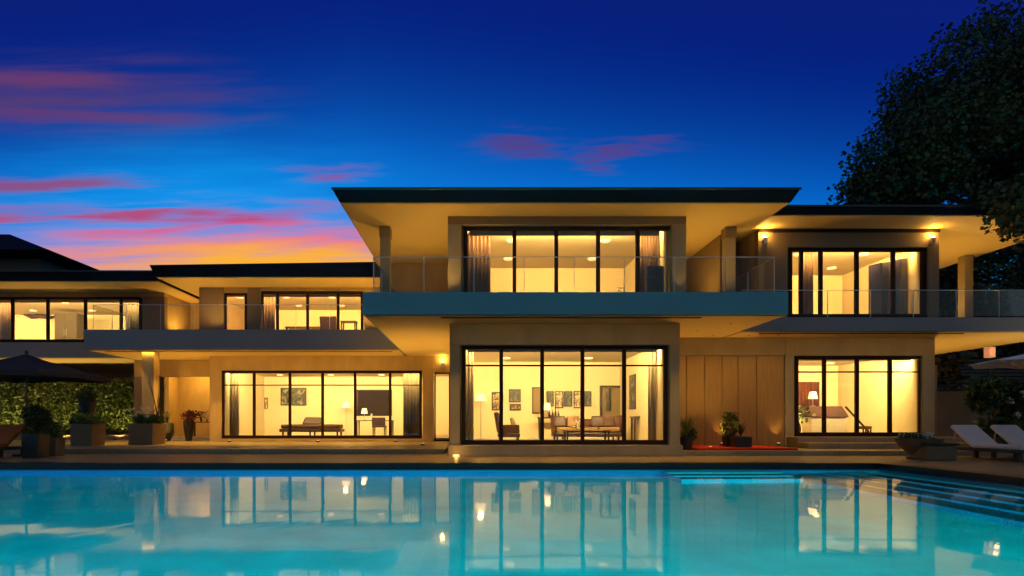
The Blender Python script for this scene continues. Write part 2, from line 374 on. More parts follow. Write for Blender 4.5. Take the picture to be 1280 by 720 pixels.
# --- centre block, upper
YU = 15.75
VB(-.77, 5.75, YU, YU+.3, 6.34, 6.555).build('header', plaster_brown, bevel=.008)
VB(-.77, -.40, YU, 23.3, 4.225, 6.338).build('side_wall', portal_m, bevel=.008)
VB(5.36, 5.75, YU, 23.3, 4.225, 6.338).build('side_wall', portal_m, bevel=.008)
VB(-.77, -.40, YU+.302, 23.3, 6.34, 6.555).build('side_wall', portal_m)
VB(5.36, 5.75, YU+.302, 23.3, 6.34, 6.555).build('side_wall', portal_m)
window([579.5, 643, 695.3, 747.5, 797, 846], 280, 365, 15.97, None, .10, z0=4.225, z1=6.338)
room(-.34, 5.30, 16.1, 20.5, 4.28, 6.40, 150, col=(1, .63, .20))
# back walls beside the upper block
VB(-3.4, -.78, 20.5, 20.7, 4.225, 6.555).build('back_wall', plaster)
VB(-3.4, -3.2, 20.702, 23.4, 4.225, 6.555).build('side_wall', plaster)
VB(5.76, 7.15, 20.5, 20.7, 4.225, 6.555).build('back_wall', plaster)
VB(7.33, 7.55, 17.3, 20.3, 4.225, 6.555).build('side_wall', plaster_brown)
# columns of the upper balcony
for x, y in ((-2.62, 16.7), (7.35, 16.75)):
    c = VB(x-.14, x+.14, y-.14, y+.14, 4.225, 6.25).build('column', portal_m, bevel=.01)
    VB(x-.16, x+.16, y-.16, y+.16, 6.252, 6.555).build('column_cap', plaster_brown, c, bevel=.01)

# --- left wing, ground
YL = 23.5
xa, xb = X(262, YL), X(276.5, YL); xc, xd = X(528, YL), X(542, YL)
VB(xa, xb, YL, YL+.25, .135, 3.62).build('wall', plaster, bevel=.008)
VB(xb+.002, xc-.002, YL, YL+.25, 3.03, 3.62).build('header', plaster)
VB(xc, xd, YL, YL+.25, .135, 3.62).build('wall', plaster, bevel=.008)
VB(xb+.002, xc-.002, YL, YL+.25, .135, .245).build('sill', plaster)
VB(xd+.002, -.73, YL, YL+.25, 2.95, 3.62).build('header', plaster)
window([277, 317.8, 362.5, 403.3, 444, 487.7, 527.5], 463, 548, YL+.12, 481.4, .10, z0=.247, z1=3.03)
window([543, 562, 574], 466, 548, YL+.12, None, .05, z0=.14, z1=2.948)
room(xb, -.85, YL+.27, 28.3, .26, 3.15, 300, n=2)
VB(xa, xa+.25, YL+.252, 29, .135, 3.62).build('side_wall', plaster)
# --- left wing, upper
xs0 = X(249, YL)
def uwall(p0, p1, z0, z1, m=plaster): VB(X(p0, YL), X(p1, YL), YL, YL+.25, z0, z1).build('wall', m)
uwall(249, 280, 4.415, 6.415, plaster_brown); uwall(280.1, 309, 6.2, 6.415); uwall(309.1, 325.9, 4.415, 6.415, plaster_brown)
uwall(326, 455, 6.28, 6.415); uwall(455.1, 482, 4.415, 6.415)
window([280.5, 309], 366, 412, YL+.12, None, .08, z0=4.42, z1=6.198)
window([326, 347, 384.6, 422.7, 454.5], 362, 412, YL+.12, None, .10, z0=4.42, z1=6.278)
room(X(252, YL), -3.25, YL+.27, 27.8, 4.43, 6.33, 210, n=2, col=(1, .60, .17))
VB(xs0, xs0+.14, YL+.252, 28.5, 4.415, 6.415).build('side_wall', plaster)
# --- far left wing
YF = 24.4
def fwall(x0, x1, z0, z1, m=plaster): VB(x0, x1, YF, YF+.25, z0, z1).build('wall', m)
fwall(-26, -13.2, 6.24, 6.405); fwall(X(178, YF), -13.2, 4.305, 6.238, plaster_brown)
window([-150, -60, -20, 16, 60, 107, 151.6, 177.5], 366, 427, YF+.12, None, .10, z0=4.305, z1=6.238)
room(-25.5, X(177, YF), YF+.27, 28.8, 4.32, 6.28, 330, n=2)
VB(-13.35, -13.2, YF+.252, 29, 4.415, 6.405).build('side_wall', plaster)
VB(-13.19, X(249, YL)-.01, 26.6, 26.8, 4.415, 6.405).build('back_wall', plaster)
# ground back wall and alcove of far left wing
VB(-27, -14.9, 31, 31.2, .135, 3.62).build('back_wall', plaster)
VB(-14.15, xa-.005, 27, 27.2, .135, 3.62).build('back_wall', plaster)
VB(-14.15, -13.95, 26.15, 26.995, .135, 3.62).build('side_wall', plaster)
VB(-14.9, xa-.005, 25.1, 25.35, 2.9, 3.62).build('lintel', plaster)
VB(-14.9, -14.4, 25.1, 25.35, .135, 2.898).build('wall', plaster_brown)
VB(-14.2, -11.3, 24.9, 25.09, .135, .30).build('low_kerb', white_p)
c = VB(X(181, 22.3), X(196, 22.3), 22.1, 22.5, .135, 3.62).build('column', plaster, bevel=.01)
# --- entrance panels
YR = 18.4
edges = [805, 828, 858, 881, 902.6, 922.5, 946, 980.5]
VB(5.6, X(981, YR), YR+.12, YR+.3, .135, 3.62).build('wall', plaster_brown)
for a, b_ in zip(edges, edges[1:]):
    VB(X(a, YR)+.008, X(b_, YR)-.008, YR, YR+.118, .15, 3.05).build('timber_panel', timber_m, bevel=.006)
VB(5.6, X(981, YR), YR-.02, YR+.118, 3.06, 3.62).build('header', portal_m)
# --- right wing, ground
VB(X(981, YR)+.01, X(992.5, YR), YR-.02, YR+.25, .135, 3.62).build('wall', portal_m, bevel=.008)
VB(X(992.5, YR)+.002, X(1153, YR)-.002, YR-.02, YR+.25, 3.045, 3.62).build('header', portal_m)
VB(X(1153, YR), X(1168, YR), YR-.02, YR+.25, .135, 3.62).build('wall', portal_m, bevel=.008)
VB(X(1158, YR), X(1168, YR), YR+.252, 25, .135, 3.62).build('side_wall', plaster)
VB(X(1168, YR)+.01, X(1173, YR), YR+.05, YR+.25, .135, 2.75).build('timber_post', timber_m)
window([993, 1030, 1070.8, 1112, 1152.5], 444, 548, YR+.12, 465, .10, z0=.465, z1=3.043)
room(X(993, YR)+.05, X(1156, YR), YR+.27, 22.8, .47, 3.15, 190)
# --- right wing, upper
YG = 17.42
VB(X(948, YG), X(984.5, YG), YG, YG+.25, 4.075, 6.765).build('wall', plaster_brown)
VB(X(984.5, YG)+.002, X(1160.5, YG)-.002, YG, YG+.25, 6.22, 6.765).build('header', plaster_brown)
VB(X(1160.5, YG), X(1174, YG), YG, YG+.25, 4.075, 6.765).build('wall', plaster_brown)
VB(X(1168, YG), X(1174, YG), YG+.252, 22.5, 4.075, 6.765).build('side_wall', plaster)
VB(X(948, YG), X(1174, YG), YG-.04, YG-.002, 6.66, 6.75).build('trim', frame_m)
window([985, 1001, 1025.5, 1070.5, 1116, 1153, 1160.5], 309, 396, YG+.12, None, .10, z0=4.08, z1=6.218)
room(X(986, YG), X(1160, YG), YG+.27, 21.5, 4.12, 6.40, 150, col=(1, .60, .17))
VB(X(948, YG), X(948, YG)+.2, YG+.252, 22.5, 4.075, 6.765).build('side_wall', plaster)
VB(17.1, 17.4, 20.15, 20.45, 4.075, 6.765).build('column', portal_m, bevel=.01)

# --- balustrades
def balustrade(p0, p1, z0, zt, n, rail=True):
    p0 = Vector(p0); p1 = Vector(p1); d = (p1-p0); L = d.length; d.normalize(); nrm = Vector((-d.y, d.x))
    f = PV()
    def bar(a, b, w, za, zb):
        q0 = p0+d*a; q1 = p0+d*b; o = nrm*w
        vs = [(q0-o), (q1-o), (q1+o), (q0+o)]
        f.poly([(v.x, v.y, za) for v in vs]+[(v.x, v.y, zb) for v in vs], [(0,3,2,1),(4,5,6,7),(0,1,5,4),(1,2,6,5),(2,3,7,6),(3,0,4,7)])
    bar(0, L, .012, zt-.018, zt)
    for i in range(n+1):
        a = L*i/n; bar(max(0, a-.008), min(L, a+.008), .008, z0, zt-.019)
    o = f.build('balustrade', steel_m)
    for i in range(n):
        f = PV(); a, b_ = L*i/n+.02, L*(i+1)/n-.02
        q0 = p0+d*a; q1 = p0+d*b_; w = nrm*.006; vs = [q0-w, q1-w, q1+w, q0+w]
        f.poly([(v.x, v.y, z0+.04) for v in vs]+[(v.x, v.y, zt-.03) for v in vs], [(0,3,2,1),(4,5,6,7),(0,1,5,4),(1,2,6,5),(2,3,7,6),(3,0,4,7)])
        f.build('glass_panel', rail_glass, o)
balustrade((-2.65, 14.95), (7.75, 14.95), 4.222, 5.22, 8)
balustrade((7.76, 14.99), (7.76, 17.9), 4.222, 5.22, 2)
balustrade((-2.67, 14.99), (-2.67, 20.4), 4.222, 5.22, 4)
balustrade((-14.6, 21.95), (-3.0, 21.95), 4.412, 5.40, 9)
balustrade((-14.62, 21.99), (-14.62, 24.3), 4.412, 5.40, 2)
balustrade((8.0, 17.32), (18.3, 17.32), 4.072, 4.90, 8)

# --- lamps on the villa, with added fill lights among them
def downlight_or_fill(x, y, z, w=6, ang=120, col=(1, .6, .2)):
    p = PV(); p.lathe([(.001, z-.012), (.03, z-.008), (.04, z-.001), (.001, z-.0005)], x, y, 14); p.build('downlight_or_fill', frame_m)
    if w: spot('downlight_beam', (x, y, z-.03), w*4.2, ang, col, (0, 0, -1))
def sconce(x, y, z, w, col=(1, .6, .2), r=.06, both=True):
    p = PV(); p.box(x-.05, x+.05, y-.05, y+.05, z-.10, z+.10)
    o = p.build('wall_lamp', steel_m, bevel=.008)
    VB(x-.04, x+.04, y-.04, y+.04, z+.102, z+.125).build('bulb', lampm, o)
    point('wall_lamp_light', (x, y-.02, z+.22), w, col, r)
def uplight_or_fill(x, y, z, w, ang=130, col=(1, .6, .2), aim=(0, 0, 1), m=None):
    p = PV(); p.lathe([(.001, z), (.07, z), (.07, z+.05), (.05, z+.06), (.001, z+.06)], x, y, 12); o = p.build('uplight_or_fill', potd)
    p = PV(); p.lathe([(.001, z+.061), (.045, z+.061), (.04, z+.068), (.001, z+.07)], x, y, 12); p.build('bulb', lampsoft, o)
    spot('uplight_beam', (x, y, z+.09), w*3.1, ang, col, aim)
WC = (1, .545, .085)
sconce(X(553, 23.3), 23.42, 3.25, 13, WC)                         # corner beside the slot window
sconce(X(957, 17.3), YG-.08, 6.38, 26, WC)
sconce(X(1167, 17.3), YG-.08, 6.38, 20, WC)
# added uplights hidden on the balcony floors to make the soffits glow
for x, y, z, w in ((-1.9, 17.8, 4.23, 34), (-1.2, 15.3, 4.23, 26), (6.4, 17.8, 4.23, 36), (6.9, 15.5, 4.23, 28), (1.0, 15.3, 4.23, 13), (3.9, 15.3, 4.23, 13),
                (-10.5, 22.7, 4.42, 40), (-7, 22.7, 4.42, 36), (-4.2, 22.7, 4.42, 40), (-12.6, 25.2, 4.42, 50),
                (15.5, 18.6, 4.08, 60), (16.3, 20.8, 4.08, 40)):
    uplight_or_fill(x, y, z, w, 150, WC)
for x in (-.60, 5.56): uplight_or_fill(x, 15.5, 4.225, 5, 60, WC, (0, .14, 1))
# added terrace uplights that brighten the ground-floor soffits
for x, y, w in ((-1.8, 19.5, 150), (-12.6, 23.4, 90), (-6.2, 22.6, 40), (7.0, 17.2, 60), (-16.5, 25.6, 90), (-20, 25.4, 60), (15.8, 19.8, 90), (16.8, 22.6, 60), (-9.8, 22.9, 40), (-3.2, 22.9, 50)):
    uplight_or_fill(x, y, .135, w, 120, WC)
for x in (6.2, 7.3, 8.4, 9.3): downlight_or_fill(x, 17.7, 3.6, 11, 120, WC)  # added beams that brighten the timber wall
for x in (X(903, 18.2), X(978, 18.0)): uplight_or_fill(x, 18.22, .20, 12, 70, (1, .5, .1), (0, .06, 1))
for x, y in ((X(872, 17), 17), (9.0, 17.0)): downlight_or_fill(x, y, 3.625, 8, 110, WC)
def wash(x0, x1, y, z, w):  # added fill: unlit bar and soft lamp to brighten a facade
    VB(x0, x1, y-.03, y+.03, z-.02, z-.001).build('wash_fill_bar', frame_m)
    area('wash_fill_beam', ((x0+x1)/2, y, z-.03), w, x1-x0, .05, WC, rot=Vector((0, .55, -.83)).to_track_quat('-Z', 'Y').to_euler())
wash(-.9, 5.8, 14.85, 3.625, 9); wash(-14.2, -3.2, 22.05, 3.625, 60); wash(8.6, 14.8, 17.5, 3.625, 12)
for x in (-.55, 1.5, 3.4, 5.4): downlight_or_fill(x, 14.85, 3.625, 45, 75, WC)  # added beams that light the deck before the centre block
for x in (-13.4, -11.4, -9.4, -7.4, -5.4, -3.6): downlight_or_fill(x, 22.0, 3.625, 95, 95, WC)  # added beams that turn the left terrace golden
for x in (9.4, 11.4, 13.6): downlight_or_fill(x, 17.45, 3.625, 20, 80, WC)  # added beams over the right steps
downlight_or_fill(7.0, 15.8, 3.625, 10, 110, WC)
area('alcove_light', (-12.5, 26.0, 3.5), 80, 1.5, 1, WC)

# ------------------------------------------------------------------ curtains
def curtain(x0, x1, Y, z0, z1, m, label, amp=.05, folds=None, group='curtains in the villa windows'):
    W = x1-x0; folds = folds or max(3, int(W/.14)); n = folds*8; mb = MB()
    for i in range(n+1):
        a = i/n; x = a*W-W/2; y = amp*math.sin(a*folds*2*math.pi)+.01*math.sin(a*17)
        for yy in (y-.006, y+.006):
            mb.v += [(x, yy, 0), (x, yy, z1-z0)]
    for i in range(n):
        k = i*4
        mb.f += [(k, k+4, k+5, k+1), (k+2, k+3, k+7, k+6), (k+1, k+5, k+7, k+3), (k, k+2, k+6, k+4)]
    mb.f += [(0, 1, 3, 2), (n*4, n*4+2, n*4+3, n*4+1)]
    o = mb.build('curtain', m, smooth=True); o.location = ((x0+x1)/2, Y, z0); return tag(o, label, 'curtain', group)
Yi = 16.62
curtain(X(583, Yi), X(613, Yi), Yi, 4.30, 6.36, cur_d, 'dark striped curtain drawn to the left of the central upstairs window', .07, 6)
curtain(X(794, Yi), X(823, Yi), Yi, 4.30, 6.36, cur_d, 'wide dark curtain gathered at the right of the central upstairs window', .07, 8)
curtain(X(580, Yi), X(592, Yi), Yi, .33, 3.08, cur_l, 'narrow beige curtain at the left edge of the central ground-floor window', .05, 3)
curtain(X(810, Yi), X(820, Yi), Yi, .33, 3.08, cur_l, 'narrow pale curtain at the right edge of the central ground-floor window', .05, 2)
Yi = 24.35
curtain(X(281, Yi), X(299, Yi), Yi, .27, 3.1, cur_l, 'bunched cream curtain left in the long ground-floor window of the left wing', .06, 5)
curtain(X(504, Yi), X(525, Yi), Yi, .27, 3.1, cur_g, 'flat grey curtain at the right end of the left wing ground-floor window', .03, 5)
curtain(X(328, Yi), X(344, Yi), Yi, 4.44, 6.3, cur_d, 'dark curtain beside the upstairs window of the middle left wing', .06, 4)
Yi = 25.25
curtain(X(0, Yi), X(15, Yi), Yi, 4.33, 6.26, cur_d, 'brown curtain at the far left upstairs window by the photo edge', .06, 4)
curtain(X(157, Yi), X(175, Yi), Yi, 4.33, 6.26, cur_g, 'brown-grey curtain at the right end of the far left upstairs window', .06, 5)
Yi = 18.15
curtain(X(1002, Yi), X(1016, Yi), Yi, 4.13, 6.38, cur_d, 'dark curtain at the left of the right wing upstairs window', .05, 4)
curtain(X(1127, Yi), X(1135, Yi), Yi, 4.13, 6.38, cur_l, 'slim pale curtain at the right of the right wing upstairs window', .04, 2)
curtain(X(996, 22.6), X(1024, 22.6), 22.6, 1.4, 2.5, mat('curtain_red', (.16, .05, .03), .9, .15), 'short dark red hanging drape inside the right wing ground-floor room', .05, 7)

# ------------------------------------------------------------------ furniture
def legs(o, xs, ys, h, m, t=.04, taper=.7):
    for x in xs:
        for y in ys:
            MB().frus((x-t*taper/2, x+t*taper/2, y-t*taper/2, y+t*taper/2), 0, (x-t/2, x+t/2, y-t/2, y+t/2), h).build('leg', m, o)
def picture(px0, px1, py0, py1, Y, label, m, fm=wood_d, group=None):
    x0, x1, z0, z1 = X(px0, Y), X(px1, Y), Z(py1, Y), Z(py0, Y); w, h = x1-x0, z1-z0
    o = thing('framed_picture', label, 'picture', ((x0+x1)/2, Y-.002, z0), 0, group)
    f = MB(); t = min(.05, w*.12)
    f.box(-w/2, w/2, -.04, -.002, 0, t); f.box(-w/2, w/2, -.04, -.002, h-t, h); f.box(-w/2, -w/2+t, -.04, -.002, t, h-t); f.box(w/2-t, w/2, -.04, -.002, t, h-t)
    f.build('frame', fm, o); B(-w/2+t, w/2-t, -.025, -.004, t, h-t).build('canvas', m, o); return o
A1 = art_mat('art_warm', (.08, .05, .03), (.35, .25, .12), (.6, .5, .3)); A2 = art_mat('art_dark', (.03, .04, .035), (.10, .10, .08), (.3, .28, .2), 4)
A3 = art_mat('art_light', (.2, .15, .1), (.6, .5, .35), (.7, .65, .5), 5)
GP = 'pictures on the living room walls'
picture(614.5, 629, 490, 513, 20.99, 'brown framed picture left of the grey print in the central living room', A1)
picture(636, 651, 486.5, 503, 20.99, 'dark framed print above the small picture in the central living room', A2)
picture(637, 651, 505, 513, 20.99, 'small low picture under the dark print in the central living room', A1)
picture(665, 677, 484, 517, 20.99, 'tall plain brown panel picture in the central living room', mat('art_plain', (.25, .17, .07), .6, .1))
for k, (a, b_, m_) in enumerate(((683, 692, A2), (694, 704, A3), (705, 715, A2), (717, 727, A3), (729, 739, A2))):
    picture(a, b_, 489, 508 + (k % 2)*2, 20.99, ['dark picture at the left end of the gallery row above the sofa', 'pale picture second in the gallery row above the sofa',
        'dark picture in the middle of the gallery row above the sofa', 'pale picture fourth in the gallery row above the sofa', 'dark picture at the right end of the gallery row above the sofa'][k], m_, group='row of pictures above the sofa')
picture(351, 383, 485, 507, 28.29, 'wide dark framed picture on the left wing living room wall', A2)
picture(331, 335, 497, 511, 28.29, 'small pale hanging picture left of the wide picture in the left wing', A3)
picture(446, 490, 487, 520, 28.29, 'large black framed artwork above the desk in the left wing', mat('art_black', (.02, .008, .006), .9, .3, 3))
# alcove niche with bust-like vase: framed mirror
o = thing('wall_mirror', 'tall dark framed mirror on the back wall right of the gallery pictures', 'mirror', (X(765, 21), 20.985, Z(530, 21)))
w, h = X(781, 21)-X(750, 21), Z(482, 21)-Z(530, 21); f = MB()
f.box(-w/2, w/2, -.06, -.002, h-.09, h); f.box(-w/2, -w/2+.09, -.06, -.002, 0, h-.09); f.box(w/2-.09, w/2, -.06, -.002, 0, h-.09); f.box(-w/2+.09, w/2-.09, -.06, -.002, 0, .09)
f.build('frame', wood_d, o); B(-w/2+.09, w/2-.09, -.03, -.004, .09, h-.09).build('mirror_glass', mat('mirror', (.55, .5, .4), .08, .05, metal=1), o)
o = thing('framed_picture', 'dark framed picture on the right side wall of the central living room', 'picture', (5.235, 19.2, 1.35))
f = MB(); f.box(-.04, -.002, -.35, .35, 0, 1.15); f.build('frame', wood_d, o); B(-.05, -.041, -.28, .28, .07, 1.08).build('canvas', A2, o)

def armchair(loc, rz, label, m, s=1.0):
    o = thing('armchair', label, 'armchair', loc, rz); o.scale = (s,)*3
    legs(o, (-.30, .30), (-.30, .30), .16, wood_d, .05)
    B(-.36, .36, -.36, .36, .16, .30).build('seat_base', m, o, bevel=.03)
    B(-.27, .27, -.36, .24, .302, .43).build('seat_cushion', m, o, bevel=.05)
    MB().frus((-.34, .34, .22, .38), .30, (-.36, .36, .34, .50), 1.0).build('backrest', m, o, bevel=.05)
    for s_ in (-1, 1): B(s_*.36, s_*.275, -.34, .24, .302, .58).build('armrest', m, o, bevel=.03)
    return o
# chair seen from the side: back to the left
o = armchair((X(636, 17.6), 17.7, .312), math.pi*.5, 'dark leather lounge chair with its back to the left, alone under two pictures', leather, .92)
MB().frus((-.2, .2, -.1, .05), .0, (-.2, .2, .02, .14), .38).build('pillow', cur_l, o, bevel=.05).location = (.0, -.18, .44)
# sofa, curved ends
def sofa(loc, rz, W, label):
    o = thing('sofa', label, 'sofa', loc, rz)
    legs(o, (-W/2+.15, W/2-.15), (-.35, .35), .14, wood_d, .06)
    B(-W/2+.05, W/2-.05, -.42, .42, .14, .28).build('seat_base', wood_d, o, bevel=.03)
    for i in (-1, 0, 1): B(i*W/3.3-W/6.7, i*W/3.3+W/6.7, -.42, .22, .283, .45).build('seat_cushion', sofa_l, o, bevel=.05)
    mb = MB(); n = 24; pr = []
    for i in range(n+1):
        a = math.pi*i/n; r = (math.cos(a)*-W/2, .42-.85*(1-math.sin(a)**.35))
        pr.append(r)
    for (x, y) in pr:
        L = math.hypot(x, 1); z = .72+.12*abs(x/(W/2))**3
        mb.v += [(x*.94, y-.10, .28), (x*.97, y-.10, z), (x*1.03, y+.08, z), (x, y+.06, .16)]
    for i in range(n):
        k = i*4
        mb.f += [(k, k+4, k+5, k+1), (k+1, k+5, k+6, k+2), (k+2, k+6, k+7, k+3), (k+3, k+7, k+4, k)]
    mb.f += [(0, 1, 2, 3), (n*4+3, n*4+2, n*4+1, n*4)]
    mb.build('backrest', sofa_m, o, bevel=.02, smooth=False)
    for i, m_ in ((-1.0, leather), (-.45, sofa_l), (.5, leather), (.95, cur_d)):
        MB().frus((-.22, .22, -.07, .07), 0, (-.2, .2, .02, .14), .36).build('pillow', m_, o, bevel=.05).location = (i*W/2.7, .12, .455)
    return o
sofa((X(733, 18.6), 18.7, .312), math.pi*0, 2.25, 'brown curved sofa with scattered pillows in the central living room')
def table(loc, W, D_, H, label, m, rz=0, cat='table'):
    o = thing('table', label, cat, loc, rz); legs(o, (-W/2+.06, W/2-.06), (-D_/2+.06, D_/2-.06), H-.04, m, .06)
    B(-W/2, W/2, -D_/2, D_/2, H-.04, H).build('tabletop', m, o, bevel=.008); return o
table((X(733, 17.4), 17.4, .312), 1.35, .6, .36, 'low dark coffee table in front of the curved sofa', wood_d)
def vase(loc, h, label, m, fl=None, sp=.12):
    o = thing('vase', label, 'vase', loc)
    MB().lathe([(.04*h/.3, 0), (.07*h/.3, h*.35), (.05*h/.3, h*.75), (.035*h/.3, h*.85), (.045*h/.3, h)], n=16).build('jar', m, o, smooth=True)
    if fl: build_leaves(leaves([(0, 0, h+sp)], (sp, sp, sp*.8), 90, sp*.6), 'flowers', fl, o)
    return o
vase((X(722, 17.4), 17.4, .675), .16, 'small white vase of flowers on the coffee table', white_p, flower_w, .08)
# bar counter with bottles behind the sofa, left
def lampstand(loc, h, label):
    o = thing('table_lamp', label, 'lamp', loc)
    MB().lathe([(.09, 0), (.09, .015), (.015, .03), (.012, h-.22)], n=12).build('lamp_base', steel_m, o)
    MB().lathe([(.15, h-.24), (.10, h)], n=16).build('lamp_shade', lampsoft, o); point('table_lamp_light', (loc[0], loc[1]-.2, loc[2]+h), 2.5, (1, .6, .2), .10); return o
o = table((X(690, 20.2), 20.4, .312), .95, .4, .78, 'narrow dark console table left behind the sofa', wood_d)
lampstand((X(684, 20.4), 20.4, 1.092), .5, 'small lit table lamp on the narrow console')
for k, (dx, hh) in enumerate(((.0, .30), (.12, .26), (.22, .32), (.33, .24))):
    q = MB().lathe([(.035, 0), (.035, hh*.6), (.013, hh*.75), (.013, hh)], n=12).build('bottle', potd, smooth=True)
    q.location = (X(690, 20.4)+dx-.1, 20.38, 1.092); tag(q, 'dark glass bottle standing on the narrow console behind the sofa', 'bottle', 'bottles on the console')
table((X(806, 18.4), 18.6, .312), .75, .45, .80, 'dark side cabinet table right of the sofa', wood_d)
o = thing('dining_chair', 'dark high-backed chair near the right edge of the central room', 'chair', (X(826, 17.6), 17.6, .312), .5)
legs(o, (-.2, .2), (-.2, .2), .44, wood_d, .045); B(-.23, .23, -.23, .23, .44, .50).build('seat', leather, o, bevel=.02); B(-.23, .23, .18, .23, .502, 1.02).build('backrest', leather, o, bevel=.02)
vase((X(803, 18.6), 18.6, 1.112), .34, 'pale tall vase on the side cabinet right of the sofa', white_p)
# left wing room: daybed / billiard-like bench
o = thing('daybed', 'long dark brown daybed with a raised pillow in the left wing living room', 'daybed', (X(389, 25.6), 25.8, .262))
legs(o, (-1.2, 0, 1.2), (-.35, .35), .22, wood_d, .08); B(-1.35, 1.35, -.42, .42, .22, .36).build('frame', wood_d, o, bevel=.02)
B(-1.3, 1.3, -.4, .4, .362, .56).build('mattress', leather, o, bevel=.06); MB().frus((-.5, .45, .0, .38), .56, (-.4, .38, .2, .38), .88).build('pillow', leather, o, bevel=.06)
table((X(468, 26.4), 26.6, .262), 1.7, .6, .74, 'dark desk below the black artwork in the left wing', wood_d, cat='desk')
o = thing('desk_chair', 'dark low chair tucked at the desk in the left wing', 'chair', (X(474, 25.7), 25.8, .262), math.pi)
legs(o, (-.25, .25), (-.22, .22), .42, wood_d, .05); B(-.3, .3, -.27, .27, .42, .50).build('seat', leather, o, bevel=.02); B(-.3, .3, .2, .27, .502, .86).build('backrest', leather, o, bevel=.02)
vase((X(464, 26.5), 26.6, 1.003), .3, 'white figurine-like vase on the left wing desk', white_p)
lampstand((X(455, 26.6), 26.7, 1.003), .55, 'lit table lamp on the left wing desk')
def floor_lamp(loc, label):
    o = thing('floor_lamp', label, 'lamp', loc)
    MB().lathe([(.16, 0), (.16, .02), (.015, .04), (.012, 1.4)], n=14).build('lamp_base', steel_m, o)
    MB().lathe([(.21, 1.36), (.14, 1.62)], n=18).build('lamp_shade', lampsoft, o); point('floor_lamp_light', (loc[0], loc[1]-.05, loc[2]+1.75), 8, (1, .62, .22), .10)
floor_lamp((X(432, 27.6), 27.7, .262), 'tall lit floor lamp between the daybed and the desk in the left wing')
floor_lamp((X(601, 20.3), 20.4, .312), 'tall lit floor lamp in the left corner of the central living room')
# upper rooms
table((X(380, 25), 25.2, 4.435), 1.6, .6, .62, 'low dark table in the middle left upstairs room', wood_d)
armchair((X(413, 25), 25, 4.435), math.pi, 'dark armchair in the middle left upstairs room', leather)
table((X(436, 25.5), 25.6, 4.435), .7, .5, .95, 'tall small side table at the right of the middle left upstairs room', wood_d)
o = thing('wall_shelf', 'carved dark driftwood sculpture hung on the far left upstairs wall', 'sculpture', (X(48, 28.75), 28.76, Z(396, 28.7)))
mb = MB(); mb.tube([(-.7, -.06, .1), (-.3, -.08, -.02), (.1, -.07, .06), (.6, -.08, -.04), (1.0, -.06, .03)], [.03, .09, .13, .1, .02], 10); mb.tube([(-.7, -.06, .22), (-.3, -.08, .06), (0, -.07, .05)], [.02, .05, .04], 8)
mb.build('driftwood', wood_d, o, smooth=True); o.name = 'wall_sculpture'
o = thing('wardrobe', 'tall dark wardrobe in the far left upstairs room', 'wardrobe', (X(86, 27.5), 27.6, 4.33))
w = X(100, 27.5)-X(72, 27.5)
B(-w/2, w/2, -.3, .3, 0, 1.75).build('carcass', cur_g, o, bevel=.01)
for s_ in (-1, 1):
    d_ = B(s_*.006, s_*(w/2-.02), -.325, -.302, .04, 1.72).build('door', cur_g, o, bevel=.005); B(s_*.04, s_*.06, -.35, -.326, .7, 1.0).build('handle', steel_m, d_)
picture(160, 168, 379, 393, 28.78, 'small dark picture at the right of the far left upstairs room', A2)
picture(152, 157, 380, 395, 28.78, 'narrow picture beside the mullion in the far left upstairs room', A1)
table((X(735, 18), 18.2, 4.285), .9, .5, .55, 'low dark table seen above the central balcony edge', wood_d)
table((X(773, 18), 18.4, 4.285), 1.1, .6, .62, 'longer dark table right in the central upstairs room', wood_d)
vase((X(776, 18.2), 18.4, 4.907), .2, 'small vase on the longer upstairs table', white_p, flower_w, .07)
o = thing('reflection_panel', 'dark navy panel standing for a sky reflection in the right upstairs glass', 'painted reflection', (X(818, 16.38), 16.38, 4.285))  # navy block painted in place of a glass reflection of the sky
w = X(829, 16.38)-X(807, 16.38); B(-w/2, w/2, -.11, .11, .06, 1.05).build('carcass', navy, o, bevel=.01); B(-w/2+.03, w/2-.03, -.09, .09, 0, .058).build('base', wood_d, o)
for s_ in (-1, 1): B(s_*.005, s_*(w/2-.02), -.13, -.112, .09, 1.02).build('door', navy, o, bevel=.004)
o = thing('room_divider', 'dark navy folding screen in the right wing upstairs room', 'screen', (X(1114, 17.98), 17.98, 4.125))
w = X(1139, 17.98)-X(1090, 17.98); mb = MB(); n = 4
for k in range(n):
    xa_, xb_ = -w/2+k*w/n, -w/2+(k+1)*w/n; ya, yb = (.0, .12) if k % 2 else (.12, .0); h0 = 1.72+.06*k; h1 = 1.72+.06*(k+1)
    B_ = MB().poly([(xa_+.01, ya, 0), (xb_-.01, yb, 0), (xb_-.01, yb+.04, 0), (xa_+.01, ya+.04, 0), (xa_+.01, ya, h0), (xb_-.01, yb, h1), (xb_-.01, yb+.04, h1), (xa_+.01, ya+.04, h0)],
        [(0,3,2,1),(4,5,6,7),(0,1,5,4),(1,2,6,5),(2,3,7,6),(3,0,4,7)]).build('screen_leaf', navy, o)
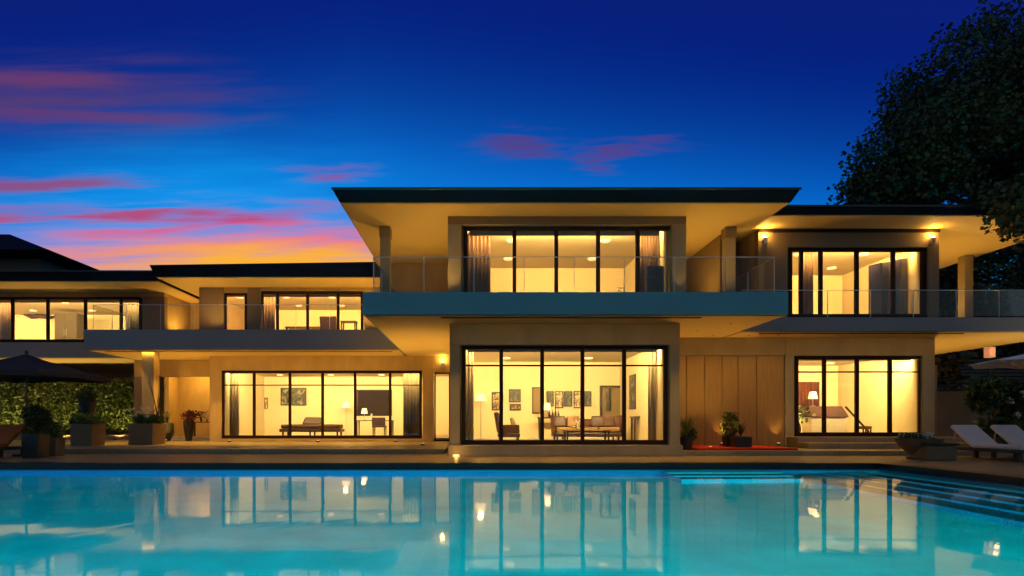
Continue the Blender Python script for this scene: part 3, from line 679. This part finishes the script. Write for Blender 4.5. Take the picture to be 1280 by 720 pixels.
# right wing ground room: white cabinet with dark sloping end
o = thing('writing_bureau', 'white bureau with dark top and dark sloping rail in the right wing room', 'bureau', (X(1034, 20), 20, .475))
x0 = X(1008, 20)-X(1034, 20); x1 = X(1052, 20)-X(1034, 20)
B(x0, x1, -.3, .3, .08, .62).build('carcass', white_p, o, bevel=.015)
MB().frus((x0-.03, x1+.05, -.33, .33), .622, (x0+.02, x1-.05, -.1, .33), 1.0)  .build('dark_top', mat('matte_brown', (.05, .014, .008), .85, .1), o, bevel=.01)
legs(o, (x0+.06, x1-.06), (-.25, .25), .078, wood_d, .06)
MB().tube([(x1-.05, -.28, .98), (x1+.35, -.28, .55), (x1+.75, -.28, .12)], [.035]*3, 8).build('rail', wood_d, o)
MB().tube([(x1+.72, -.28, .0), (x1+.72, -.28, .30)], [.03]*2, 8).build('post', wood_d, o)
o = thing('stool', 'small dark stool right of the white bureau', 'stool', (X(1083, 20), 20.1, .475)); legs(o, (-.13, .13), (-.13, .13), .2, wood_d, .04); MB().lathe([(.2, .2), (.22, .24), (.21, .3), (.05, .32)], n=18).build('seat', leather, o, smooth=True)
vase((X(1001, 19.4), 19.6, .475), .5, 'dark floor vase of yellow blooms left of the white bureau', potd, leaf_lime, .2)
lampstand((X(1014, 20.2), 20.1, 1.477), .5, 'small lit lamp on the white bureau')
for px, w in ((1063, 16), (1128, 18)):
    o = thing('floor_uplighter', 'small floor uplighter glowing on the wall %s the right wing room' % ('in the middle of' if px < 1100 else 'at the right of'), 'lamp', (X(px, 22.4), 22.5, .475))
    MB().lathe([(.08, 0), (.08, .12), (.06, .14)], n=14).build('housing', potd, o); MB().lathe([(.055, .141), (.05, .15), (.001, .152)], n=14).build('bulb', lampm, o)
    spot('uplighter_beam', (X(px, 22.4), 22.5, .68), w*2, 95, (1, .72, .35), (0, .1, 1))

# ------------------------------------------------------------------ plants, pots
def trunk_limbs(base, top, r, limbs, m=bark, parent=None):
    mb = MB(); b0 = Vector(base); t0 = Vector(top); pts = [b0.lerp(t0, k/5)+Vector((random.uniform(-.08, .08), random.uniform(-.08, .08), 0))*(k > 0) for k in range(6)]
    mb.tube(pts, [r*(1-.11*k) for k in range(6)], 12)
    for e in limbs:
        e = Vector(e); s = b0.lerp(t0, random.uniform(.72, .98)); mid = s.lerp(e, .5)+Vector((random.uniform(-.3, .3), random.uniform(-.3, .3), random.uniform(-.1, .35)))
        mb.tube([s, s.lerp(mid, .5), mid, mid.lerp(e, .5), e], [r*.5, r*.4, r*.3, r*.2, r*.08], 8)
    return mb.build('trunk', m, parent, smooth=True)
def crown_clumps(ells, n):
    out = []
    for (cx, cy, cz, rx, ry, rz) in ells:
        for _ in range(n):
            v = rng.normal(size=3); v /= np.linalg.norm(v); rr = rng.uniform(.35, 1)**.5
            out.append((cx+v[0]*rx*rr, cy+v[1]*ry*rr, cz+v[2]*rz*rr))
    return out
# the big tree
T = thing('tree', 'big dark broadleaf tree rising behind the right wing roof', 'tree', (19.1, 18.6, 0))
def rel(L_, o=(18.6, 18.6, 0)): return [tuple(np.array(p[:3])-np.array(o)) for p in L_]
ells = [(16.8, 18.4, 10.3, 3.6, 3.0, 2.6), (19.6, 18.4, 12.0, 3.6, 3.2, 3.4), (14.2, 18.4, 9.3, 2.2, 2.2, 1.7), (15.6, 18.4, 11.3, 2.4, 2.4, 1.7), (18.2, 18.2, 13.0, 2.6, 2.4, 1.5), (13.3, 18.4, 8.5, 1.4, 1.4, .8), (19.0, 17.6, 9.0, 2.6, 2.0, 1.8)]
cl = crown_clumps(ells, 34)
tr = trunk_limbs((0, 0, 0), (-.5, -.2, 8.2), .42, rel([(e[0], e[1], e[2]) for e in ells]+random.sample(cl, 26)), parent=T)
build_leaves(leaves(rel(cl), (.38, .38, .30), 78000, .12, zmin=7.25, holes=[(X(p, 18.5)-19.1, Z(q, 18.5), a_, b_) for p, q, a_, b_ in ((1196, 232, .42, .30), (1222, 238, .5, .22), (1182, 250, .6, .14), (1226, 176, .22, .2), (1192, 182, .2, .16), (1120, 240, .3, .12), (1108, 222, .2, .18), (1160, 205, .16, .2), (1240, 150, .2, .15), (1150, 110, .3, .12), (1215, 60, .35, .15))]), 'crown', leaf_dark, T)
low = [(14.45+random.uniform(-.6, .7), 15.7+random.uniform(-.4, .4), 6.75+random.uniform(-.75, .5)) for _ in range(16)]
T2 = trunk_limbs((-.6, -.3, 7.4), (-3.4, -2.5, 7.3), .06, rel(low), parent=T); T2.name = 'branch'
build_leaves(leaves(rel(low), .24, 2600, .14), 'low_foliage', leaf_dark, T)
o = tag(MB().lathe([(.09, 0), (.09, .1), (.07, .12)], n=12).build('garden_spotlight', potd), 'added fill spotlight at the foot of the big tree', 'spotlight'); o.location = (18.75, 16.4, 0)
spot('tree_fill_beam', (18.75, 16.4, .16), 420, 100, (1, .72, .3), (-.12, .12, 1))  # lamp added to bring out the lower foliage
# dark background trees on the right behind the wall
for k, (x, y, z, r, h, lab) in enumerate(((19.5, 27, 3.4, 2.2, 1.7, 'dense dark tree behind the boundary wall under the balcony end'), (24, 28, 4.2, 2.6, 2.6, 'dark rounded tree behind the right end of the boundary wall'),
                                 (33, 33, 6, 3.5, 3.6, 'tall dark tree farthest right behind the wall'), (27.5, 31, 8.2, 3.4, 3.6, 'dark tree farther back seen beneath the roof end'))):
    o = thing('tree', lab, 'tree', (x, y, 0), 0, 'dark trees behind the boundary wall')
    cc = crown_clumps([(0, 0, z, r, r, h)], 60); trunk_limbs((0, 0, 0), (.1, 0, z-.4), .18, random.sample(cc, 8), parent=o)
    build_leaves(leaves(cc, .5, 15000, .26), 'crown', leaf_dark, o)
# boundary wall right
o = tag(B(14.9, 40, 24.6, 24.85, -.05, 2.25).build('boundary_wall', wallb, bevel=.01), 'brown rendered boundary wall behind the sun loungers', 'wall')
o = thing('fence', 'dark slatted fence standing on the brown boundary wall', 'fence', (27, 24.72, 2.255)); mb = MB()
for k in range(9): mb.box(-12, 13, -.015, .015, .04+k*.15, .15+k*.15)
mb.build('slats', wood_d, o); mb = MB()
for k in range(11): B(-12+k*2.45, -11.92+k*2.45, .016, .07, 0, 1.45).build('post', wood_d, o)
# lantern on the wall
o = thing('lantern', 'glowing orange box lantern above the white parasol', 'lantern', (X(1237, 23), 23, 0))
MB().tube([(0, 0, 0), (0, 0, Z(449, 23))], [.04, .035], 10).build('post', potd, o); B(-.13, .13, -.13, .13, Z(447, 23), Z(434, 23)).build('lamp_glass', mat('lantern_glow', (.6, .3, .2), .4, 0, emit=(1, .38, .15), estr=.5), o, bevel=.02); B(-.16, .16, -.16, .16, Z(434, 23)+.003, Z(434, 23)+.05).build('cap', potd, o)
point('lantern_light', (X(1237, 23), 22.7, Z(440, 23)), 2, (1, .5, .2), .1)

# hedge wall left
hedge = thing('hedge', 'tall clipped ivy hedge wall lit from below on the left', 'hedge', (-20, 26.4, 0))
B(-7, X(182, 26)+20, -.1, .35, .135, 2.75).build('stems', mat('hedge_core', (.02, .03, .01), .95, .4, 8, .6, 20), hedge)
n = 26000; W = X(182, 26)+20+7
P = np.stack([rng.uniform(-7, W-7, n), rng.normal(-.15, .06, n), rng.uniform(.15, 2.85, n)], 1)
build_leaves(leaves(P, .05, n, .12, aspect=.4), 'leaves', leaf_hedge, hedge)
tag(B(-27, X(182, 26), 25.55, 25.85, .134, .36).build('planter_wall', potb, bevel=.01), 'low pale kerb wall in front of the ivy hedge', 'kerb wall')
for x in (-24, -21, -18.2, -15.8):
    o = tag(MB().lathe([(.07, 0), (.07, .06), (.05, .07)], n=12).build('garden_spotlight', potd), {-24: 'ground spotlight below the hedge beyond the left photo edge', -21: 'ground spotlight lighting the hedge at the far left', -18.2: 'ground spotlight under the middle of the hedge', -15.8: 'ground spotlight under the right end of the hedge'}[x], 'spotlight', 'spotlights along the hedge')
    o.location = (x, 25.2, .134); spot('hedge_beam', (x, 25.2, .24), 210, 130, (1, .72, .2), (0, .45, 1))

def pot_round(o, r, h, m):
    MB().lathe([(r*.68, 0), (r*.8, h*.4), (r, h*.94), (r*1.06, h*.95), (r*1.06, h), (r*.92, h), (r*.9, h*.9), (.001, h*.88)], n=24).build('pot', m, o, smooth=False)
def pot_square(o, w, h, m, taper=.96):
    MB().frus((-w*taper/2, w*taper/2, -w*taper/2, w*taper/2), 0, (-w/2, w/2, -w/2, w/2), h).build('pot', m, o, bevel=.015)
    B(-w/2+.04, w/2-.04, -w/2+.04, w/2-.04, h+.001, h+.01).build('soil', bark, o)
def planted(name, label, loc, potf, kind, **k):
    o = thing(name, label, 'potted plant', loc); potf(o); h = k['h']
    if kind == 'ball':
        cc = crown_clumps([(0, 0, h+k['z'], k['r'], k['r'], k['rz'])], 30); build_leaves(leaves(cc, .06, k.get('n', 3500), k.get('s', .07)), 'foliage', k['m'], o)
        MB().tube([(0, 0, h-.02), (0.01, 0, h+k['z'])], [.03, .02], 8).build('stem', bark, o)
    if kind == 'spiky':
        mb = MB(); n = k.get('n', 60)
        for _ in range(n):
            a = random.uniform(0, 6.28); l = k['r']*random.uniform(.6, 1.2); t = random.uniform(.1, .6); w = .012
            d_ = Vector((math.cos(a)*t, math.sin(a)*t, 1)).normalized(); s_ = Vector((-math.sin(a), math.cos(a), 0))*w
            p0 = Vector((0, 0, h)); p1 = p0+d_*l*.6; p2 = p0+d_*l+Vector((math.cos(a), math.sin(a), -.2))*l*.2*t*2
            mb.poly([p0-s_, p0+s_, p1+s_, p1-s_, p2], [(0,1,2,3), (3,2,4)])
        build_leaves(mb, 'foliage', k['m'], o)
    return o
# left group
planted('potted_plant', 'dark flared planter with clipped topiary on a square stone base at far left', (X(45, 15), 15.0, .0), lambda o: pot_square(o, .44, .62, potd), 'ball', h=.62, z=.45, r=.24, rz=.28, m=leaf_dark, n=3500)
planted('potted_plant', 'square planter spilling lime green leaves beside the dark topiary', (X(57, 15.6), 15.9, 0), lambda o: pot_square(o, .38, .5, potb), 'ball', h=.5, z=.18, r=.18, rz=.2, m=leaf_lime, n=1600)
planted('potted_plant', 'square stone planter with low leaves and dark cone plant by the hedge', (X(110, 19.6), 19.6, .13), lambda o: pot_square(o, .74, .72, potb), 'ball', h=.73, z=.13, r=.32, rz=.14, m=leaf_lime, n=2200)
o = planted('potted_plant', 'dark tapered urn with clipped shrub standing above the stone planter', (X(110, 20.8), 20.8, .13), lambda o: MB().lathe([(.2, 0), (.22, .02), (.15, .95), (.18, 1.05), (.30, 1.6), (.27, 1.6), (.2, 1.5)], n=20).build('urn', potd, o), 'ball', h=1.58, z=.1, r=.26, rz=.2, m=leaf_dark, n=2200)
planted('potted_plant', 'round dark shrub left of the stone planter near the hedge', (X(93, 19.8), 20.3, .13), lambda o: pot_round(o, .25, .35, potd), 'ball', h=.35, z=.35, r=.36, rz=.35, m=leaf_dark, n=3200)
o = planted('potted_plant', 'large square planter of white orchids in front of the left column', (X(180, 20.4), 20.6, .13), lambda o: pot_square(o, .88, .74, potb), 'ball', h=.75, z=.12, r=.40, rz=.12, m=leaf_green, n=2500)
mb = MB()
for k in range(11):
    x, y, hh = random.uniform(-.4, .4), random.uniform(-.3, .3), random.uniform(.25, .55)
    mb.tube([(x, y, .8), (x*1.05, y, .8+hh*.6), (x*1.2+.05, y, .8+hh)], [.008, .007, .004], 5)
mb.build('flower_stems', leaf_green, o)
build_leaves(leaves([(random.uniform(-.5, .5), random.uniform(-.35, .35), random.uniform(1.0, 1.3)) for _ in range(16)], .03, 130, .05, aspect=.6), 'flowers', flower_w, o)
mb = MB()
for k in range(9):
    a = random.uniform(-.5, .5); mb.tube([(.3+random.uniform(-.08, .08), .1, .8), (.3+a*.3, .1, 1.7), (.3+a*.7, .1, 2.35+random.uniform(-.3, .2))], [.012, .009, .004], 5)
mb.build('twigs', bark, o)
# alcove
o = table((X(252, 24.7), 24.8, .135), 1.0, .5, .80, 'dark console table inside the lit alcove', wood_d)
vase((X(250, 24.7), 24.8, .937), .18, 'small vase of dark red flowers on the alcove console', potd, flower_r, .13)
vase((X(258, 24.7), 24.75, .937), .14, 'small vase of white flowers at the right of the alcove console', potd, flower_w, .1)
planted('potted_plant', 'tall black vase with dark red flowers in the alcove', (X(236, 24.2), 24.2, .135), lambda o: MB().lathe([(.12, 0), (.2, .5), (.22, .85), (.18, .86)], n=20).build('pot', potd, o, smooth=False), 'ball', h=.85, z=.2, r=.28, rz=.16, m=flower_r, n=900)
planted('potted_plant', 'round black urn with spiky leaves at the left of the alcove', (X(209, 24), 24.0, .135), lambda o: MB().lathe([(.12, 0), (.27, .35), (.24, .75), (.16, .8)], n=20).build('pot', potd, o, smooth=False), 'spiky', h=.78, r=.45, m=leaf_dark, n=70)
# right of the centre block
planted('potted_plant', 'spiky grass plant in a round pot beside the central block', (X(858, 16.5), 16.5, .13), lambda o: pot_round(o, .2, .38, potd), 'spiky', h=.36, r=.6, m=leaf_lime, n=110)
planted('potted_plant', 'dark square topiary plant before the timber wall', (X(917, 17.0), 17.3, .20), lambda o: pot_square(o, .3, .3, potd), 'ball', h=.3, z=.35, r=.17, rz=.32, m=leaf_dark, n=2600)
planted('potted_plant', 'low black pot with thin green shoots beside the square topiary', (X(928, 16.7), 16.8, .20), lambda o: pot_square(o, .46, .3, potd), 'spiky', h=.3, r=.5, m=leaf_green, n=60)
planted('potted_plant', 'small round dark shrub on the left of the red carpet', (X(866, 16.9), 17.2, .2), lambda o: pot_round(o, .14, .2, potd), 'ball', h=.2, z=.15, r=.15, rz=.16, m=leaf_green, n=1200)
tag(B(X(870, 16.3), X(988, 16.6), 16.2, 18.35, .134, .19).build('carpet', red_m, bevel=.01), 'red carpet laid before the timber entrance wall', 'carpet')
# right shrub
o = thing('shrub', 'flowering leafy shrub behind the white sun loungers', 'shrub', (X(1262, 16), 16.2, 0))
cc = crown_clumps([(0, 0, 1.25, .85, .6, .85), (.5, 0, 1.5, .7, .5, .6), (-.35, 0, 1.75, .35, .3, .2)], 26)
trunk_limbs((0, 0, 0), (0, 0, .8), .06, random.sample(cc, 16), parent=o)
build_leaves(leaves(cc, .12, 2600, .24, aspect=.22), 'foliage', leaf_green, o)
build_leaves(leaves([(-.25, -.5, 1.5), (.1, -.5, 1.7), (-.1, -.55, 1.1), (.4, -.5, 1.6)], .05, 60, .08, aspect=.5), 'flowers', flower_w, o)
# stone bowl and bench near the steps
o = thing('stone_bowl', 'wide stone bowl planter with small flowers at the foot of the right steps', 'planter', (X(1156, 14.3), 14.5, 0))
MB().lathe([(.22, 0), (.28, .04), (.22, .12), (.42, .34), (.52, .52), (.47, .52), (.38, .44), (.001, .42)], n=28).build('bowl', potb, o, smooth=False)
build_leaves(leaves([(random.uniform(-.3, .3), random.uniform(-.3, .3), .52) for _ in range(14)], .05, 500, .07), 'foliage', leaf_green, o)
build_leaves(leaves([(random.uniform(-.3, .3), random.uniform(-.3, .3), .6) for _ in range(10)], .03, 120, .05, aspect=.6), 'flowers', flower_w, o)
o = thing('stone_pouffe', 'solid brown stone block pouffe between the bowl planter and the loungers', 'pouffe', (X(1180, 13.9), 14.2, 0))
B(-.36, .36, -.26, .26, 0, .36).build('block', potb, o, bevel=.03); B(-.39, .39, -.29, .29, .362, .42).build('seat', wood_d, o, bevel=.012)

# ------------------------------------------------------------------ loungers and parasols
def lounger(loc, rz, label, fm, group='sun loungers by the pool', ang=38):
    o = thing('sun_lounger', label, 'sun lounger', loc, rz, group)     # foot towards -y, head at +y
    B(-.36, .36, -1.0, .95, .20, .28).build('frame', wicker, o, bevel=.015)
    for x in (-.3, .3):
        for y in (-.9, .85): B(x-.04, x+.04, y-.04, y+.04, 0, .198).build('leg', wicker, o)
    B(-.34, .34, -1.0, .30, .282, .38).build('mattress', fm, o, bevel=.03)
    a = math.radians(ang); L_ = .82; mb = MB()
    p = [(.30, .283), (.30+L_*math.cos(a), .283+L_*math.sin(a))]; nx, nz = -math.sin(a)*.10, math.cos(a)*.10
    vs = [(x, y_, z_) for x in (-.34, .34) for (y_, z_) in (p[0], p[1], (p[1][0]+nx, p[1][1]+nz), (p[0][0]+nx, p[0][1]+nz))]
    mb.poly(vs, [(0,1,2,3),(4,7,6,5),(0,4,5,1),(1,5,6,2),(2,6,7,3),(3,7,4,0)]); mb.build('backrest', fm, o, bevel=.03)
    for s_ in (-.28, .28): MB().tube([(s_, .30+L_*.8*math.cos(a), .26+L_*.8*math.sin(a)), (s_, .9, .26)], [.018, .018], 8).build('backrest_strut', steel_m, o)
    return o
RL = math.radians(2)
lounger((12.85, 14.25, 0), RL, 'white cushioned sun lounger nearer the steps on the right', fabric_w)
lounger((13.85, 14.2, 0), RL, 'white cushioned sun lounger cut by the right photo edge', fabric_w)
lounger((-12.45, 14.6, 0), math.radians(0), 'orange cushioned lounger cut by the left photo edge', fabric_o)

def parasol(loc, R, zr, za, label, m, n=8, val=.14, rot=0):
    o = thing('parasol', label, 'parasol', loc, rot)
    MB().lathe([(.32, 0), (.32, .06), (.06, .09), (.05, .2)], n=20).build('base', potd, o)
    MB().tube([(0, 0, .1), (0, 0, za-.05)], [.03, .026], 12).build('pole', wood_d, o)
    mb = MB(); ring = 5
    for layer, dz in ((0, 0), (1, -.012)):
        k0 = len(mb.v); mb.v.append((0, 0, za+dz))
        for j in range(1, ring+1):
            for i in range(n*4):
                a = 2*math.pi*i/(n*4); seg = (i % 4)/4; sag = 1-.035*math.sin(seg*math.pi)
                t = j/ring; c_ = math.cos(math.pi/n)/math.cos(((a+math.pi/n) % (2*math.pi/n))-math.pi/n)
                r_ = R*t*c_; mb.v.append((r_*math.cos(a), r_*math.sin(a), za-(za-zr)*(t**.82)-.05*math.sin(seg*math.pi)*t+dz))
        m_ = n*4
        for i in range(m_): mb.f.append((k0, k0+1+i, k0+1+(i+1) % m_))
        for j in range(ring-1):
            for i in range(m_):
                a, b_ = k0+1+j*m_+i, k0+1+j*m_+(i+1) % m_; mb.f.append((a, b_, b_+m_, a+m_))
    m_ = n*4; k1 = 1+(ring-1)*m_; k2 = len(mb.v)//2+k1
    for i in range(m_): mb.f.append((k1+i, k1+(i+1) % m_, k2+(i+1) % m_, k2+i))
    c_ = mb.build('canopy', m, o)
    if val:
        v = MB(); k = len(v.v)
        for i in range(m_):
            q = mb.v[k1+i]; v.v += [(q[0], q[1], q[2]-.01), (q[0]*1.01, q[1]*1.01, q[2]-val), (q[0]*.99, q[1]*.99, q[2]-.01)]
        for i in range(m_):
            a, b_ = i*3, ((i+1) % m_)*3; v.f += [(a, b_, b_+1, a+1), (a+1, b_+1, b_+2, a+2)]
        v.build('valance', m, o)
    for i in range(n):
        a = 2*math.pi*i/n
        MB().tube([(0.03*math.cos(a), .03*math.sin(a), za-.1), (R*.97*math.cos(a)*1., R*.97*math.sin(a), zr-.02+.02)], [.012, .01], 6).build('rib', wood_d, o)
    MB().lathe([(.03, za), (.045, za+.04), (.02, za+.09), (.001, za+.1)], n=10).build('finial', wood_d, o)
    return o
parasol((X(33, 15.8), 15.8, 0), 2.0, 2.27, 2.80, 'dark brown parasol with a valance shading the left pool deck', fabric_d, 4, .13, math.radians(0))
parasol((13.72, 13.2, 0), 1.95, 2.36, 2.78, 'pale white parasol edge above the loungers on the right', fabric_u, 8, .0, math.radians(0))

# small deck lamp at the plinth corner
o = tag(MB().lathe([(.09, 0), (.09, .05), (.07, .055)], n=14).build('deck_light', lampsoft), 'small glowing deck light at the left corner of the central plinth', 'lamp'); o.location = (X(570, 15.2), 15.35, .001)
point('deck_light_beam', (X(570, 15.2), 15.35, .12), 2.5, WC, .04)

# neighbouring hipped roof at far left
o = thing('neighbouring_house', 'dark hipped roof house behind the far left wing', 'house', (-37, 42, 0))
B(-12, 9, -5, 5, 0, 11.5).build('wall', plaster_brown, o)
MB().poly([(-14, -7, 11.4), (11, -7, 11.4), (11, 7, 11.4), (-14, 7, 11.4), (-6, 0, 14.6), (3, 0, 14.6)], [(0,1,5,4),(1,2,5),(2,3,4,5),(3,0,4),(0,3,2,1)]).build('roof', roof_m, o)

# ------------------------------------------------------------------ sky
w = bpy.data.worlds.new('World'); S.world = w; w.use_nodes = True; nt = w.node_tree; nt.nodes.clear(); L = nt.links.new
def N(t, **k):
    n = nt.nodes.new(t)
    for a, v in k.items(): setattr(n, a, v)
    return n
def M(op, a, b=None, c=None, clamp=False):
    n = N('ShaderNodeMath', operation=op); n.use_clamp = clamp
    for i, v in enumerate((a, b, c)):
        if v is None: continue
        if isinstance(v, (int, float)): n.inputs[i].default_value = v
        else: L(v, n.inputs[i])
    return n.outputs[0]
tc = N('ShaderNodeTexCoord'); sp = N('ShaderNodeSeparateXYZ'); L(tc.outputs['Generated'], sp.inputs[0])
x_, y_, z_ = sp.outputs
az = M('MULTIPLY', M('ARCTAN2', x_, y_), 57.2958); el = M('MULTIPLY', M('ARCTAN2', z_, y_), 57.2958)
elr = M('ADD', el, M('MULTIPLY', M('ABSOLUTE', M('ADD', az, 12)), .09))
mr = N('ShaderNodeMapRange'); L(elr, mr.inputs[0]); mr.inputs[1].default_value = 0; mr.inputs[2].default_value = 180
rp = N('ShaderNodeValToRGB'); L(mr.outputs[0], rp.inputs[0]); cr = rp.color_ramp; cr.interpolation = 'B_SPLINE'
stops = [(0, (.02, .30, .62)), (12, (.004, .32, .80)), (18, (.0, .30, .86)), (23, (.0, .17, .70)), (28, (.0, .066, .40)), (33, (.0, .022, .25)), (38, (.0, .010, .20)), (60, (.01, .02, .17)), (100, (.03, .07, .17)), (140, (.10, .16, .22)), (180, (.13, .18, .22))]
cr.elements[0].position = 0; cr.elements[0].color = (*stops[0][1], 1); cr.elements[1].position = 1; cr.elements[1].color = (*stops[-1][1], 1)
for e, c_ in stops[1:-1]: q = cr.elements.new(e/180); q.color = (*c_, 1)
cur = rp.outputs[0]
# streaky noise in azimuth / elevation
cb = N('ShaderNodeCombineXYZ'); L(M('MULTIPLY', az, .055), cb.inputs[0]); L(M('ADD', M('MULTIPLY', el, .55), M('MULTIPLY', az, -.012)), cb.inputs[1])
nz = N('ShaderNodeTexNoise'); nz.inputs['Scale'].default_value = 1.6; nz.inputs['Detail'].default_value = 9; nz.inputs['Roughness'].default_value = .58; nz.inputs['Distortion'].default_value = .25; L(cb.outputs[0], nz.inputs['Vector'])
nf = nz.outputs['Fac']
def dirn(px, py):
    d_ = Vector((px-CX, F, CY-py)).normalized(); return math.degrees(math.atan2(d_.x, d_.y)), math.degrees(math.atan2(d_.z, d_.y))
def cloud(px, py, sx, sy, col, amt, tilt=0, hard=0.0, noise=1.0, off=0):
    global cur
    a, e = dirn(px, py); da = M('SUBTRACT', az, a); de = M('SUBTRACT', M('SUBTRACT', el, e), M('MULTIPLY', da, tilt))
    r = M('ADD', M('POWER', M('ABSOLUTE', M('DIVIDE', da, sx)), 2), M('POWER', M('ABSOLUTE', M('DIVIDE', de, sy)), 2))
    e_ = M('EXPONENT', M('MULTIPLY', r, -1))
    q = M('ADD', e_, M('MULTIPLY', M('MULTIPLY', M('SUBTRACT', nf, .5), 3.4*noise), M('POWER', e_, .45)))
    ss = N('ShaderNodeMapRange'); ss.interpolation_type = 'SMOOTHSTEP'; L(q, ss.inputs[0]); ss.inputs[1].default_value = hard; ss.inputs[2].default_value = 1.3; ss.inputs[3].default_value = 0; ss.inputs[4].default_value = amt
    g_ = M('MULTIPLY', ss.outputs[0], 1, clamp=True)
    mx = N('ShaderNodeMix', data_type='RGBA'); L(g_, mx.inputs[0]); L(cur, mx.inputs[6]); mx.inputs[7].default_value = (*col, 1); cur = mx.outputs[2]
cloud(230, 255, 17, 5.5, (.0, .36, .95), .75, 0, noise=.25)
cloud(310, 322, 26, 3.4, (.70, .24, .44), .95, 0, noise=.35)
cloud(330, 312, 13, 1.7, (.86, .18, .30), 1, 0, noise=1.0, hard=.15)
cloud(200, 322, 12, 1.1, (.82, .17, .30), 1, noise=1.0, hard=.15)
cloud(430, 300, 7, 1.5, (.86, .16, .28), 1, noise=1.0, hard=.15)
cloud(345, 327, 17, 1.9, (1.0, .46, .05), 1.3, noise=.5)
cloud(300, 271, 7.5, .85, (.56, .06, .20), 1, .07, noise=1.3, hard=.15)
cloud(265, 287, 11, .6, (.72, .13, .30), .9, .05, noise=1.3, hard=.15)
cloud(110, 268, 13, .9, (.46, .08, .22), 1, .05, noise=1.3, hard=.12)
cloud(50, 229, 9, .8, (.30, .07, .20), .9, .0, noise=1.3, hard=.12)
cloud(50, 122, 15, 3.0, (.10, .045, .17), .8, .0, noise=.65, hard=.08)
cloud(20, 97, 10, .8, (.17, .045, .15), .6, noise=.9, hard=.12)
cloud(60, 145, 13, .7, (.17, .045, .15), .6, noise=.9, hard=.12)
cloud(645, 180, 4.6, 1.1, (.10, .05, .24), .75, noise=1.5, hard=.12)
cloud(790, 184, 6.0, .8, (.12, .045, .21), .8, .06, noise=1.5, hard=.12)
cloud(415, 214, 3.6, .8, (.25, .10, .36), .9, noise=1.5, hard=.12)
cloud(750, 210, 2.6, .6, (.12, .05, .24), .8, -.1, noise=1.5, hard=.12)
bk = N('ShaderNodeBackground'); L(cur, bk.inputs[0]); bk.inputs[1].default_value = .95
sky = N('ShaderNodeTexSky'); sky.sky_type = 'NISHITA'; sky.sun_disc = False; sky.sun_elevation = math.radians(1); sky.sun_rotation = math.radians(-20)
bk2 = N('ShaderNodeBackground'); L(sky.outputs[0], bk2.inputs[0]); bk2.inputs[1].default_value = .002
ad = N('ShaderNodeAddShader'); L(bk.outputs[0], ad.inputs[0]); L(bk2.outputs[0], ad.inputs[1])
wo = N('ShaderNodeOutputWorld'); L(ad.outputs[0], wo.inputs[0])

# ------------------------------------------------------------------ camera, render
cam = bpy.data.cameras.new('camera'); co = bpy.data.objects.new('camera', cam); COL.objects.link(co); S.camera = co
co.location = (0, 0, EYE); co.rotation_euler = (math.pi/2, 0, 0)
cam.sensor_width = 36; cam.lens = 36*F/1280; cam.shift_x = (640-CX)/1280; cam.shift_y = (CY-360)/1280; cam.clip_end = 2000
S.view_settings.view_transform = 'Standard'; S.view_settings.look = 'None'; S.view_settings.gamma = 1; S.view_settings.exposure = 0
cy = S.cycles; cy.use_denoising = True; cy.max_bounces = 8; cy.diffuse_bounces = 4; cy.glossy_bounces = 4; cy.transmission_bounces = 4; cy.transparent_max_bounces = 20
cy.caustics_reflective = False; cy.caustics_refractive = False; cy.sample_clamp_indirect = 6; cy.use_light_tree = True
